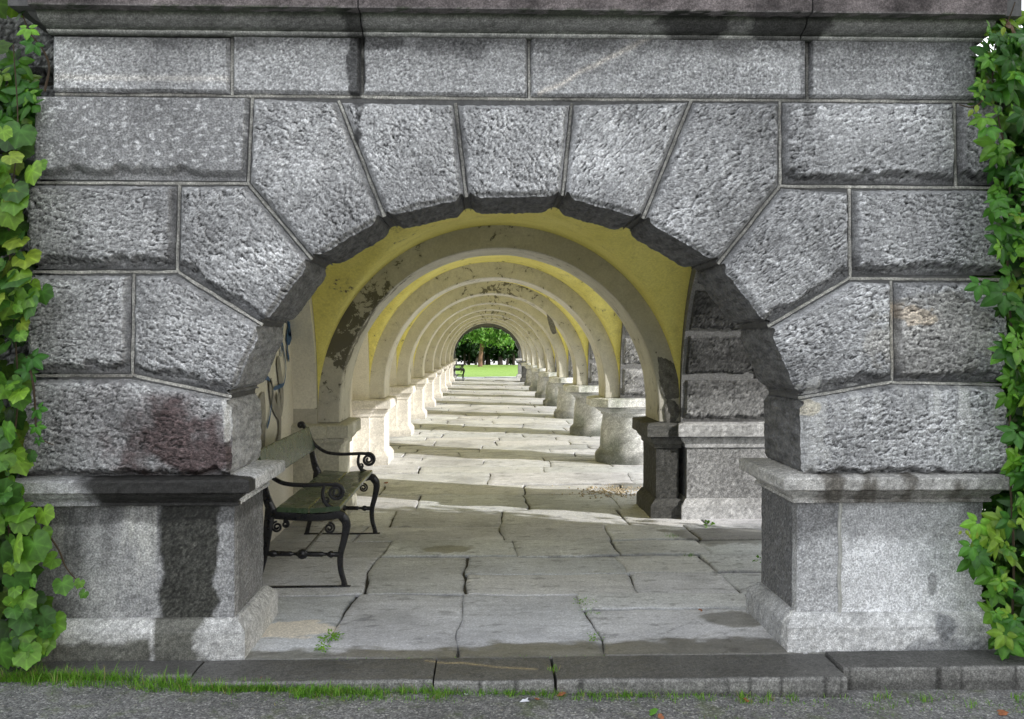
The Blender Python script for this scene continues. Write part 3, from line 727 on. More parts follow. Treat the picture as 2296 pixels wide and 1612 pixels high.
# graffiti on the plaster behind the bench
M_BLUEP = plain_mat('blue_spray_paint', (.02, .09, .22), .6, .4, 30); M_GREYP = plain_mat('grey_spray_paint', (.30, .285, .25), .7, .4, 25)
def stroke(pts, w, m, name='graffiti_stroke'):
    P = smooth_path(pts, 46); T = np.gradient(P, axis=0); T /= np.linalg.norm(T, axis=1, keepdims=True); Nn = np.stack([-T[:, 1], T[:, 0]], 1)
    ww = w*(1+.25*np.sin(np.linspace(0, 9, len(P)))); ww[0] *= .3; ww[-1] *= .3
    L_, R_ = P+Nn*ww[:, None], P-Nn*ww[:, None]
    V = [(-1.608, a, b) for a, b in np.stack([L_, R_], 1).reshape(-1, 2)]
    F = [(2*i, 2*i+1, 2*i+3, 2*i+2) for i in range(len(P)-1)]
    return V, F
def wall_pt(px, py):
    d = _f+(px-1147.5)/FPX*_r-(py-806.)/FPX*_u; t = -1.61/d[0]
    return (float(d[1]*t), float(1.5+d[2]*t))
for m, lst in ((M_GREYP, [([(605, 850), (612, 900), (626, 930), (632, 890), (622, 800)], .05), ([(586, 880), (590, 960), (586, 1000)], .07), ([(622, 880), (627, 960), (620, 1010)], .045)]),
               (M_BLUEP, [([(588, 850), (600, 848), (610, 870), (605, 930), (598, 960)], .014), ([(612, 872), (626, 866), (636, 858), (640, 820), (632, 770), (625, 745)], .014), ([(640, 700), (646, 735), (643, 780), (647, 810)], .022), ([(634, 720), (630, 760), (628, 800)], .012), ([(644, 735), (652, 742), (647, 760), (641, 748)], .05)])):
    mb = MB()
    for pts, w in lst:
        V, F = stroke([wall_pt(*p) for p in pts], w, m); mb.add(V, F)
        V = np.array(V); V[:, 0] += random.uniform(0, .002)
    for i, Vv in enumerate(mb.V): Vv[:, 0] += .0012*i
    mb.out('graffiti', m, arcade)
# pedestals and columns
def ped_col(tone, seed, dirt=.3, tint=(1.04, 1.0, .93)):
    def f(V):
        C = ck(V, tone, seed, tint, .3); C[:, :3] *= (1-dirt*sstep(.25, .0, V[:, 2])*(.6+.6*fbm(V[:, 0], V[:, 1], V[:, 2], 6, 3, seed)))[:, None]; return C
    return f
PB = [(.055, -.03), (.055, .10), (.048, .115), (0.012, .16), (0., .165)]
PS = [(0., .16), (0., .61)]
PC = [(0., .60), (.018, .605), (.02, .635), (.05, .668), (.055, .69), (.05, .70), (.09, .705), (.09, .80), (.08, .812), (-.03, .828)]
M_PED = stone_mat('limewashed_stone', 60, .16, .25, .003); M_COLUMN = stone_mat('column_stone', 70, .3, .3, .003)
def T_plan(y): return [(-1.70, y-.38), (-1.42, y-.38), (-1.42, y-.325), (CX-RI-.005, y-.325), (CX-RI-.005, y+.325), (-1.42, y+.325), (-1.42, y+.38), (-1.70, y+.38)]
ped0 = None
for k, y in enumerate(YK):
    pd = bpy.data.objects.new('pedestal', None); COL.objects.link(pd); pd.parent = arcade; pd.location = (-1.45-arcade.location.x, y-arcade.location.y, 0)
    tone = .66 if k else .5  # nearest pedestal: first-bay shade painted as lower tone and olive tint, besides its dirt
    for nm, pf in (('base', PB), ('shaft', PS), ('cap', PC)):
        if k < 2:
            V, F, C = plan_loft(T_plan(y), pf, .03, ped_col(tone, 110+k, .3 if k else .55, (1.04, 1., .93) if k else (1., .98, .84)), .002); mesh(nm, V, F, M_PED, pd, C)
        else:
            src = [c for c in ped1.children if c.name.split('.')[0] == nm][0]; c = src.copy(); COL.objects.link(c); c.parent = pd
    if k == 1: ped1 = pd
def column_col(V):
    x, y, z = V[:, 0], V[:, 1], V[:, 2]; C = ck(V, .60, 131, (.99, 1., .985), .6); C[:, :3] *= (1+.3*(z > .7131)-.38*sstep(.165, .14, z)-.25*((z < .7131) & (z > .69)))[:, None]
    d = .9*sstep(.0, .5, fbm(x, y, z*.5, 3.2, 4, 132)+.25*sstep(.2, 0, z))
    for q, t in enumerate((.5, .53, .48)): C[:, q] *= 1-d*(1-t)
    s = sstep(.3, .6, fbm(x*1.5, y*1.5, z*.15, 5, 3, 133)); 
    for q in range(3): C[:, q] = C[:, q]*(1-.35*s)+.55*.35*s
    return C
XC = 1.89
for k in range(1, 8):
    y = YK[k]
    cl = bpy.data.objects.new('column', None); COL.objects.link(cl); cl.parent = arcade; cl.location = (XC-arcade.location.x, y-arcade.location.y, 0); cl.rotation_euler.z = k*1.7
    if k == 1:
        col1 = cl; cl.rotation_euler.z = 0
        V, F = lathe([(.47, -.03), (.475, .09), (.465, .12), (.43, .15), (.425, .165)], XC, y, 44); V = np.array(V); V += .003*np.stack([fbm(V[:, 0], V[:, 1], V[:, 2], 12, 3, s) for s in (1, 2, 3)], 1); mesh('base', V, F, M_COLUMN, cl, column_col(V), True)
        V, F = lathe([(.425, .15), (.415, .165), (.40, .40), (.375, .60), (.37, .62)], XC, y, 44); V += .003*np.stack([fbm(V[:, 0], V[:, 1], V[:, 2], 9, 3, s) for s in (1, 2, 3)], 1); mesh('shaft', V, F, M_COLUMN, cl, column_col(V), True)
        mbc = MB(); V, F = lathe([(.37, .605), (.40, .61), (.40, .635), (.43, .65), (.475, .685), (.495, .698), (.495, .708), (.40, .711)], XC, y, 44); mbc.add(V, F, column_col(V))
        q, ch = .56, .19; plan = [(XC-q+ch, y-q+.1), (XC+q-ch, y-q+.1), (XC+q, y-q+ch+.1), (XC+q, y+q-ch-.1), (XC+q-ch, y+q-.1), (XC-q+ch, y+q-.1), (XC-q, y+q-ch-.1), (XC-q, y-q+ch+.1)]
        V, F, C = plan_loft(plan, [(-.02, .714), (0, .716), (0, .80), (-.01, .812), (-.06, .826)], .035, column_col, .003); mbc.add(V, F, C); mbc.out('capital', M_COLUMN, cl)
    else:
        for s in col1.children:
            c = s.copy(); COL.objects.link(c); c.parent = cl
            if s.name.startswith('capital'): c.rotation_euler.z = -cl.rotation_euler.z+(PI if k % 2 else 0)
# the stone piers that stand over the right-hand side
CRS = [(.832, 1.21), (1.21, 1.585), (1.585, 1.95), (1.95, 2.2)]
def pier_stones(y, seed, xr=2.30):
    VV, FF, CC, b = [], [], [], 0
    for q, (z0, z1) in enumerate(CRS):
        V, F, C = ashlar([(CX+VW+.02, z0), (xr, z0), (xr, z1), (CX+VW+.02, z1)], (0, 1, 2, 3), y-.372, .018, 'rock', (), res=.013, gap=.008, seed=seed+q, tone=.26, stain=False, relief=.55, ang=.6)
        VV.append(V); FF.append(F+b); CC.append(C); b += len(V)
    V = np.concatenate(VV); zz = np.clip(V[:, 2]-ZC, 0, 1.3); V[:, 1] -= RO-np.sqrt(RO**2-zz**2)
    return V, np.concatenate(FF), np.concatenate(CC)
for k, y in enumerate(YK):
    pr = bpy.data.objects.new('pier', None); COL.objects.link(pr); pr.parent = arcade; pr.location = (2.05-arcade.location.x, y-arcade.location.y, 0)
    if k < 2:
        V, F, C = plan_loft([(CX+VW+.004, y-.3705), (2.299 if k else 2.65, y-.3705), (2.299 if k else 2.65, y+.3795), (CX+VW+.004, y+.3795)], [(0, .828), (0, 2.735)], .2, lambda V: ck(V, .2, 141), .0); mesh('pier_core', V, F, M_TRIM, pr, C)
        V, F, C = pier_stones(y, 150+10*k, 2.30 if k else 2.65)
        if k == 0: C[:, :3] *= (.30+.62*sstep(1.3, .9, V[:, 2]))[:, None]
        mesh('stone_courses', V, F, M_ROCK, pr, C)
        if k == 1: pier1 = pr
    else:
        for s in pier1.children: c = s.copy(); COL.objects.link(c); c.parent = pr
for k in (0, 8):
    y = YK[k]
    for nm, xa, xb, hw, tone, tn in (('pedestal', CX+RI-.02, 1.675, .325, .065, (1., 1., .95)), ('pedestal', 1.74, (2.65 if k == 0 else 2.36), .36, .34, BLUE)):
        pd = bpy.data.objects.new(nm, None); COL.objects.link(pd); pd.parent = arcade; pd.location = ((xa+xb)/2-arcade.location.x, y-arcade.location.y, 0)
        plan = [(xa, y-hw), (xb, y-hw), (xb, y+hw), (xa, y+hw)]; sh = .0 if tone < .2 else .006
        for pn, pf, tt in (('base', PB, 1.25), ('shaft', PS, .85), ('cap', PC, 1.5)):
            def cf(V, tt=tt):
                x, yy, z = V[:, 0], V[:, 1], V[:, 2]; C = ck(V, tone*tt, 161, tn)
                if pn == 'shaft': C[:, :3] *= (1+.55*np.clip(perlin(x*75, yy*75, z*75, 9), -.7, 1))[:, None]
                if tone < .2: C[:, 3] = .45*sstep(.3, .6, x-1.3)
                return C
            V, F, C = plan_loft(plan, [(o, z+sh) for o, z in pf], .018 if k == 0 else .08, cf, .003); mesh(pn, V, F, M_FINE if pn == 'shaft' else M_TRIM, pd, C)

# ------------------------------------------------------------------ 3. far end: the same kind of arch seen from behind
far = copy_tree(portal); far.location = (2*CX-portal.location.x, 45.86-portal.location.y, 0); far.rotation_euler.z = PI
prop(far, 'small dark arch in silhouette closing the far end of the passage before the lawn', 'stone arch')
for c in far.children:
    if c.get('label'): del c['label']

# ------------------------------------------------------------------ 4. wing wall on the left
wing = empty('side_wall', (-4, 5.1, 0), 'dark rough stone wall set back behind the vine on the left', 'wall')
rows = [(.0, .62), (.62, 1.1), (1.1, 1.62), (1.62, 2.1), (2.1, 2.5), (2.5, 2.86), (2.86, 3.3)]
for r, (z0, z1) in enumerate(rows):
    xs = [-5.6, -4.7+.4*(r % 2), -3.5+.3*(r % 2), -2.66-.22*(r % 2), -1.93]
    for q, (a, b) in enumerate(zip(xs, xs[1:])):
        V, F, C = ashlar([(a, z0), (b, z0), (b, z1), (a, z1)], (0, 1, 2, 3), 5.0, .05, 'rock', (), res=.012 if q == 3 else .03, gap=.008, seed=200+r*7+q, tone=.17, stain=False, relief=1.6)
        C[:, 0] *= 1.02
        mesh('wall_block', V, F, M_ROCK, wing, C)
V, F = box(-5.7, -1.90, 5.01, 5.5, -.1, 3.28); mesh('core_masonry', V, F, M_DIRT, wing)

# ------------------------------------------------------------------ 5. ground
def ground_z(x, y): return -.058-.022*np.clip(x, -1.8, 1.6)
def asphalt():
    m, nt, b, N, L = mat_new('wet_asphalt')
    co = N('ShaderNodeTexCoord'); v = N('ShaderNodeTexVoronoi', Scale=130.); L(co.outputs['Object'], v.inputs['Vector'])
    v2 = N('ShaderNodeTexVoronoi', Scale=95.); L(co.outputs['Object'], v2.inputs['Vector'])
    n = N('ShaderNodeTexNoise', Scale=3., Detail=6.); L(co.outputs['Object'], n.inputs['Vector'])
    c = ramp(N, L, v.outputs['Color'], [(.0, (.06, .06, .062)), (.45, (.15, .15, .152)), (.8, (.28, .28, .275)), (1., (.58, .57, .54))])
    c = mix_col(N, L, 1., c, ramp(N, L, n.outputs['Fac'], [(.3, .75), (.7, 1.25)]), 'MULTIPLY')
    c = mix_col(N, L, ramp(N, L, v2.outputs['Color'], [(.86, 0.), (.92, .6)]), c, (.36, .34, .28))
    g1 = N('ShaderNodeTexNoise', Scale=7., Detail=9., Roughness=.75); L(co.outputs['Object'], g1.inputs['Vector'])
    c = mix_col(N, L, ramp(N, L, g1.outputs['Fac'], [(.52, 0.), (.64, .6)]), c, (.10, .13, .045))
    g2 = N('ShaderNodeTexNoise', Scale=26., Detail=6., Roughness=.7); L(co.outputs['Object'], g2.inputs['Vector'])
    c = mix_col(N, L, 1., c, ramp(N, L, g2.outputs['Fac'], [(.35, .72), (.65, 1.22)]), 'MULTIPLY')
    L(c, b.inputs['Base Color']); b.inputs['Roughness'].default_value = .7
    bp = N('ShaderNodeBump', Strength=.9, Distance=.006, invert=True); L(v.outputs['Distance'], bp.inputs['Height']); L(bp.outputs[0], b.inputs['Normal'])
    return m
xs = np.r_[-60, -30, -14, -8, np.linspace(-4, 4.5, 120), 8, 14, 30, 60]; ys = np.r_[-60, -30, -12, -4, 0, 1.5, np.linspace(2.6, 4.6, 40), 5.0]
Xg, Yg = np.meshgrid(xs, ys); Zg = ground_z(Xg, Yg)+.008*fbm(Xg, Yg, 0*Xg, 1.3, 3, 5)
prop(mesh('ground', np.stack([Xg.ravel(), Yg.ravel(), Zg.ravel()], 1), grid_faces(len(xs), len(ys)), asphalt(), smooth=True), kind='structure')
def lawn_mat():
    m, nt, b, N, L = mat_new('lawn_grass')
    co = N('ShaderNodeTexCoord'); n = N('ShaderNodeTexNoise', Scale=14., Detail=6., Roughness=.7); L(co.outputs['Object'], n.inputs['Vector'])
    c = ramp(N, L, n.outputs['Fac'], [(.3, (.17, .30, .04)), (.55, (.26, .42, .07)), (.75, (.36, .52, .11))]); L(c, b.inputs['Base Color']); b.inputs['Roughness'].default_value = .8
    bp = N('ShaderNodeBump', Strength=.8, Distance=.05); L(n.outputs['Fac'], bp.inputs['Height']); L(bp.outputs[0], b.inputs['Normal'])
    return m
M_LAWN = lawn_mat()
xs = np.r_[np.linspace(-60, -10, 8), np.linspace(-8, 8, 40), np.linspace(10, 60, 8)]; ys = np.linspace(42.6, 66, 60); Xg, Yg = np.meshgrid(xs, ys)
Zg = .02+.10*np.exp(-((Yg-58)/6)**2)+.03*fbm(Xg, Yg, 0*Xg, .6, 3, 4)-.15*sstep(43.2, 42.6, Yg)
prop(mesh('lawn', np.stack([Xg.ravel(), Yg.ravel(), Zg.ravel()], 1), grid_faces(len(xs), len(ys)), M_LAWN, smooth=True), kind='structure')
M_GRAVELP = plain_mat('pale_gravel', (.6, .58, .55), .9, .12, 8)
V = [(-400, 66, -.05), (400, 66, -.05), (400, 900, -.05), (-400, 900, -.05)]; prop(mesh('gravel_path', V, [(0, 1, 2, 3)], M_GRAVELP), kind='structure')
prop(mesh('side_lawn', [(13, 5.0, -.026), (60, 5.0, -.026), (60, 42.6, -.026), (13, 42.6, -.026)], [(0, 1, 2, 3)], M_LAWN), kind='structure')
V = [(3.4, 5.0, -.03), (60, 5.0, -.03), (60, 42.6, -.03), (3.4, 42.6, -.03)]; prop(mesh('side_path', V, [(0, 1, 2, 3)], plain_mat('worn_gravel', (.62, .60, .55), .9, .2, 10)), kind='structure')

# ------------------------------------------------------------------ 6. flagstone floor
def floor_col(V):
    x, y, z = V[:, 0], V[:, 1], V[:, 2]
    n = fbm(x, y, 0*x, 2.5, 4, 301); s = fbm(x*.6, y*3.2, 0*x, 5, 4, 302); f = perlin(x*60, y*60, 0*x, 303)
    g = .68*(1+.14*n+.12*s+.10*f); C = rgba(g, (.975, .99, 1.02))
    ck_ = fbm(x, y, 0*x, 1.1, 5, 320); cr = np.exp(-(ck_/.006)**2)*sstep(.05, .3, fbm(x, y, 0*x, .55, 2, 321)); C[:, :3] *= (1-.45*cr)[:, None]
    bl = sstep(.1, .5, fbm(x, y, 0*x, 1.0, 4, 322)); C[:, :3] *= (1-.22*bl)[:, None]
    sp = sstep(.42, .6, fbm(x, y*2.2, 0*x, 7, 4, 304)); C[:, :3] *= (1-.35*sp)[:, None]
    w = sstep(4.64, 4.56, y+.09*fbm(x, y*2, 0*x, 6, 5, 305)-.10*np.exp(-((x-.35)/.35)**2)-.13*np.exp(-((x-1.15)/.4)**2))
    w = np.maximum(w, blob(x, y, -.27, 6.8, .19, .12, .5, 306, 8)*.8)
    w2 = blob(x, y, 1.85, 7.25, .42, .3, .4, 307, 4)
    w2 = np.maximum(w2, blob(x, y, 1.36, 5.05, .18, .14, .3, 308, 6)); w2 = np.maximum(w2, blob(x, y, 1.5, 9.75, .25, .25, .5, 309, 4))
    w = np.maximum(w, w2*.85)
    for k, t in enumerate((.36, .35, .31)): C[:, k] *= 1-w*(1-t)
    C[:, 3] = w*.85
    sd = blob(x, y, -1.02, 4.95, .21, .15, .45, 310, 8)*.95
    for k, t in enumerate((.90, .82, .70)): C[:, k] = C[:, k]*(1-sd)+t*sd
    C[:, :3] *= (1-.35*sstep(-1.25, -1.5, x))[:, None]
    return C
slabs = []
rows = [4.47, 5.58, 6.6, 7.1, 7.72, 8.44, 9.3]
joints = {0: [-.77, -.135, .58], 1: [-.73, -.12, .93], 2: [-.72, .21, .97], 3: [-1.0, .16, .97], 4: [-.81, .155, 1.2], 5: [-.65, .4, 1.25]}
while rows[-1] < 42.4: rows.append(rows[-1]+random.choice((.42, .5, .58, .66, .78, .9)))
rows[-1] = 42.75
for r, (y0, y1) in enumerate(zip(rows, rows[1:])):
    if r in joints: js = list(joints[r])
    else:
        js = []; x = -1.75+random.uniform(.3, 1.1)
        while x < 2.9: js.append(x); x += random.uniform(.7, 1.7)
    while js[-1] < 2.5: js.append(js[-1]+random.uniform(.6, 1.0))
    js = [-1.78]+[j for j in js if j < 3.1]+[3.4]
    for a, b in zip(js, js[1:]):
        ys_ = [y0, y1]
        if r in (0, 1) and a > .5: ys_ = [y0, 5.26 if r == 0 else 6.1, y1]
        elif r == 1 and a > -.2 and a < .5: ys_ = [y0, 6.1, y1]
        elif r > 5 and y1-y0 > .7 and random.random() < .35: ys_ = [y0, (y0+y1)/2+random.uniform(-.08, .08), y1]
        for c, d in zip(ys_, ys_[1:]): slabs.append((a, b, c, d))
VV, FF, CC, base = [], [], [], 0
for i, (x0, x1, y0, y1) in enumerate(slabs):
    rs = .016 if y1 < 9.5 else .04 if y1 < 20 else .12
    nx, ny = max(6, int((x1-x0)/rs)), max(5, int((y1-y0)/rs))
    j = [random.uniform(-.012, .012) for _ in range(8)]; g = .0028
    u = np.r_[0, np.linspace(.006/(x1-x0), 1-.006/(x1-x0), nx-2), 1][None, :]; v = np.r_[0, np.linspace(.008/(y1-y0), 1-.008/(y1-y0), ny-2), 1][:, None]
    X = x0+g+(x1-x0-2*g)*u+(1-v)*(1-u)*j[0]+(1-v)*u*j[1]+v*(1-u)*j[2]+v*u*j[3]
    Y = y0+g+(y1-y0-2*g)*v+(1-v)*(1-u)*j[4]+(1-v)*u*j[5]+v*(1-u)*j[6]+v*u*j[7]
    X = X+.010*perlin(Y*5, X*0+i, 0*X, 1)*(np.abs(u-.5)*2)**4+.004*perlin(Y*30, 0*X+i, 0*X, 3)*(np.abs(u-.5)*2)**6; Y = Y+.010*perlin(X*5, X*0+i, 0*X, 2)*(np.abs(v-.5)*2)**4+.004*perlin(X*30, 0*X+i, 0*X, 4)*(np.abs(v-.5)*2)**6
    wx, wy = X.copy(), Y.copy(); rim_ = sstep(4.5, 4.8, wy)
    X = X+.055*perlin(wx*.9, wy*1.1, 0*wx, 331)*rim_+.018*perlin(wx*3.2, wy*3.2, 0*wx, 333)*rim_; Y = Y+(.05*perlin(wx*1.0, wy*.9, 0*wx, 332)+.018*perlin(wx*3.4, wy*3.0, 0*wx, 334))*rim_*sstep(42.7, 42.3, wy)
    e = np.minimum(np.minimum(u, 1-u)*(x1-x0), np.minimum(v, 1-v)*(y1-y0))
    lift = random.choice((0, 0, 0, .004, .008)) if y0 > 4.6 else 0
    if y1 > 30: lift *= 2
    tx, ty = random.uniform(-.004, .004), random.uniform(-.005, .005)
    Z = lift+tx*(u-.5)*2+ty*(v-.5)*2+.0035*fbm(X, Y, 0*X, 3.5, 4, 311)-.009*np.clip(1-e/.008, 0, 1)**1.5-.004*np.exp(-e/.02)
    V = np.stack([X.ravel(), Y.ravel(), Z.ravel()], 1); F = grid_faces(nx, ny)
    C = floor_col(V); C[:, :3] *= random.uniform(.88, 1.1); ee = e.ravel(); C[:, :3] *= (1-.4*np.exp(-ee/.006))[:, None]
    C[:, :3] *= np.array([1+random.uniform(-.015, .02), 1, 1+random.uniform(-.03, .02)])
    VV.append(V); FF.append(F+base); CC.append(C); base += len(V)
    # outer rim
    idx = np.arange(nx*ny).reshape(ny, nx); rim = np.r_[idx[0, :], idx[1:, -1], idx[-1, -2::-1], idx[-2:0:-1, 0]]; lo = V[rim].copy(); lo[:, 2] = -.05
    VV.append(lo); cr = C[rim].copy(); cr[:, :3] *= .5; CC.append(cr); q = np.arange(len(rim)); q2 = (q+1) % len(rim)
    FF.append(np.stack([base-len(V)+rim[q], base+q, base+q2, base-len(V)+rim[q2]], 1)[:, ::-1]); base += len(lo)
prop(mesh('paved_floor', np.concatenate(VV), np.concatenate(FF), M_FLAG, cols=np.concatenate(CC), smooth=False), kind='structure')
V = [(-1.9, 4.48, -.017), (3.5, 4.48, -.017), (3.5, 42.6, -.017), (-1.9, 42.6, -.017)]; prop(mesh('floor_bedding', V, [(0, 1, 2, 3)], M_DIRT), kind='structure')

# ------------------------------------------------------------------ 7. kerb stones in front of the floor
def kerb(x0, x1, yf, top, label, wetx, seed, sl=0.):
    nx, ny = int((x1-x0)/.014), 26; u = np.linspace(0, 1, nx)[None, :]; v = np.linspace(0, 1, ny)[:, None]
    yb = 4.462
    pr = [(0, top-.22), (0, top-.012)]; rows = []
    for t in np.linspace(0, 1, 12): rows.append((0., top-.22+t*(.22-.014)))
    rows += [(.004, top-.005), (.012, top)]
    for t in np.linspace(0, 1, ny)[1:]: rows.append((.012+t*(yb-yf-.012), top))
    rows.append((yb-yf+.002, top-.1))
    V = np.array([[(x0+(x1-x0)*t, yf+o, z) for t in np.linspace(0, 1, nx)] for o, z in rows]); nv = len(rows); V = V.reshape(-1, 3)
    F = grid_faces(nx, nv); x, y, z = V.T
    V = V+normals_of(V, F)*(.004*fbm(x, y, z, 7, 4, seed)+.004*perlin(x*2.5, y*2, z*2, seed))[:, None]
    V[:, 2] += sl*(V[:, 0]-x0)
    x, y, z = V.T; fr = y < yf+.008
    g = np.where(fr, .21*(1+.3*fbm(x, y, z, 5, 4, seed+2)), .10*(1+.3*fbm(x, y, z, 3, 4, seed+1)))*(1+.35*perlin(x*70, y*70, z*70, seed))
    dr = sstep(.35, .5, fbm(x*2.2, 0*x, z*.08, 9, 2, seed+4))*fr; g = g*(1-.6*dr); g = np.where(fr, g*(1-.4*sstep(top-.045, top-.075, z)), g)
    C = rgba(g, (1.01, 1., .96), 0); C[:, 3] = np.where(fr, .1, .6*wetx)
    if 'vein' in label:
        t = (z*0+(y-4.43)+.24*(x+.30)); vv = np.exp(-((t+.012*fbm(x, y, z, 9, 3, 3))/.008)**2)*(x > -.28)*(x < .24)*~fr
        for k, c in enumerate((.36, .29, .17)): C[:, k] = C[:, k]*(1-vv)+c*vv
    # end faces
    Fl = F.tolist(); L0 = [r*nx for r in range(nv)]; R0 = [r*nx+nx-1 for r in range(nv)]; Fl.append(L0); Fl.append(R0[::-1])
    o = mesh('kerb_stone', V, Fl, M_KERB, cols=C); return prop(o, label, 'kerb stone', 'kerb stones below the arch')
X0, X1, X2, X3 = on_floor(442, 1500)[0], on_floor(975, 1500)[0], on_floor(1240, 1500)[0], on_floor(1900, 1515)[0]
kerb(-2.6, X0-.006, 4.27, -.001, 'low dark kerb stone half hidden by grass below the left pedestal', .8, 401)
kerb(X0+.004, X1-.004, 4.175, -.002, 'dark wet kerb stone beside the weed, left of the one with a tan vein', .8, 402)
kerb(X1+.004, X2-.007, 4.155, -.002, 'short dark kerb stone crossed by a thin tan vein', .8, 403)
kerb(X2+.007, X3-.008, 4.15, .000, 'longest wet dark kerb stone ending at a wide open joint', .8, 404)
kerb(X3+.008, 3.4, 4.235, .012, 'lighter kerb stone below the right pedestal, past the open joint', .3, 405)
prop(mesh('kerb_bedding', [(-2.6, 4.3, -.06), (3.4, 4.3, -.06), (3.4, 4.6, -.06), (-2.6, 4.6, -.06)], [(0, 1, 2, 3)], M_DIRT), kind='structure')

# ------------------------------------------------------------------ 8. benches
def bar(path, w, t, n=40, seg=10):
    """flat iron bar along an (x, z) path, half width w (may vary), half thickness t along y"""
    P = smooth_path(path, n); T = np.gradient(P, axis=0); T /= np.maximum(np.linalg.norm(T, axis=1, keepdims=True), 1e-9); Nn = np.stack([-T[:, 1], T[:, 0]], 1)
    w = np.interp(np.linspace(0, 1, n), np.linspace(0, 1, len(np.atleast_1d(w))), np.atleast_1d(w)) if np.ndim(w) else np.full(n, w)
    V = []
    for p, nn, ww in zip(P, Nn, w):
        for q in range(seg):
            a = 2*PI*(q+.5)/seg; ca, sa = math.cos(a), math.sin(a); e = .55
            V.append((p[0]+nn[0]*ww*math.copysign(abs(ca)**e, ca), t*math.copysign(abs(sa)**e, sa), p[1]+nn[1]*ww*math.copysign(abs(ca)**e, ca)))
    F = grid_faces(seg, n, True).tolist(); F.append(list(range(seg))); F.append([(n-1)*seg+q for q in range(seg)][::-1])
    return np.array(V), F
def spiral(cx, cz, r0, r1, a0, a1, n=40):
    return [(cx+(r0+(r1-r0)*t)*math.cos(a0+(a1-a0)*t), cz+(r0+(r1-r0)*t)*math.sin(a0+(a1-a0)*t)) for t in np.linspace(0, 1, n)]
bench = empty('park_bench', (-1.1, 5.78, 0), 'near green slatted bench with scrolled black iron arms against the left wall', 'bench', 'benches along the left wall')
BL = 1.62
def put(mb, name, parent, m=M_IRON, sm=True, y=0.):
    o = mesh(name, np.concatenate(mb.V)+np.array((0, 5.78+y, 0)), mb.F, m, parent, None, sm); return o
for yy in (.0, BL):
    fr = bpy.data.objects.new('end_frame', None); COL.objects.link(fr); fr.parent = bench; fr.location = (0, yy, 0)
    mb = MB(); mb.add(*bar([(-1.318, .475), (-1.28, .458), (-1.12, .438), (-.98, .438), (-.90, .452), (-.868, .44)], [.03, .034, .026, .024, .027, .03], .017))
    for c, a0, dr in (((-1.275, .375), PI*.5, 1), ((-1.222, .392), PI*.7, -1), ((-.955, .366), PI*.5, -1)):
        mb.add(*bar(spiral(*c, .034 if c[0] != -1.222 else .022, .006, a0, a0+dr*3.6*PI, 30), .0065, .009, 44, 8))
    put(mb, 'seat_rail', fr, y=yy)
    mb = MB(); mb.add(*bar([(-.925, .475), (-.872, .435), (-.850, .385), (-.866, .29), (-.888, .20), (-.886, .11), (-.868, .04), (-.862, .004)], [.02, .03, .026, .021, .019, .017, .016, .02], .016)); put(mb, 'front_leg', fr, y=yy)
    mb = MB(); mb.add(*bar([(-1.318, .49), (-1.325, .40), (-1.338, .30), (-1.356, .18), (-1.385, .07), (-1.40, .004)], [.028, .03, .025, .02, .017, .018], .016)); put(mb, 'rear_leg', fr, y=yy)
    mb = MB(); mb.add(*bar([(-1.29, .45), (-1.325, .52), (-1.348, .60), (-1.366, .70), (-1.39, .80), (-1.425, .86)], [.03, .028, .023, .02, .017, .016], .016))
    mb.add(*bar(spiral(-1.442, .862, .02, .004, -.2, 2.6*PI, 24), .015, .02, 24)); put(mb, 'back_upright', fr, y=yy)
    mb = MB()
    arm = [(-1.392, .81), (-1.35, .73), (-1.30, .68), (-1.235, .645), (-1.14, .633), (-1.04, .634), (-.97, .637)]+spiral(-.915, .588, .052, .009, 2.0, 2.0-4.1*PI, 26)
    mb.add(*bar(arm, [.013, .013, .012, .012, .011, .010, .009, .008, .008, .009], .013, 150, 10))
    mb.add(*bar([(-.985, .634), (-.995, .59), (-.992, .55), (-.968, .51), (-.93, .482), (-.885, .452)], [.01, .011, .012, .014, .02, .024], .014, 30))
    mb.add(*bar(spiral(-.974, .541, .02, .004, 1.5*PI, 1.5*PI+2.6*PI, 18), .006, .009, 24, 8)); put(mb, 'armrest', fr, y=yy)
    mb = MB(); p = [(x, 0, .212-(x+1.34)*.02) for x in np.linspace(-1.35, -.89, 47)]
    rr = [.010+.006*(abs(math.sin((x[0]+1.35)*17)) > .25)+(.006 if abs(x[0]+1.30) < .012 or abs(x[0]+.945) < .012 else 0)+(.012 if abs(x[0]+1.12) < .024 else 0) for x in p]
    V, F = tube(p, rr, 12); mb.add(V, F)
    V, F = lathe([(.001, -.03), (.012, -.03), (.018, -.026), (.026, -.022), (.03, -.014), (.03, .014), (.026, .022), (.012, .03), (.001, .03)], 0, 0, 20, .01); V = np.stack([V[:, 0]-1.12, V[:, 2], V[:, 1]+.2075], 1); mb.add(V, F)
    put(mb, 'cross_bar', fr, y=yy)
    mb = MB(); mb.add(*bar([(-1.42, .006), (-1.1, .005), (-.85, .006), (-.83, .006)], .006, .016, 12)); put(mb, 'foot_bar', fr, y=yy)
    if yy == 0:
        mb = MB(); random.seed(3)
        for i in range(6):
            x = -1.125+i*.012; V, F = box(x, x+.006, -.0195, -.016, .446, .456); mb.add(V, F)
        put(mb, 'maker_mark', fr, M_IRON, False, yy)
random.seed(11)
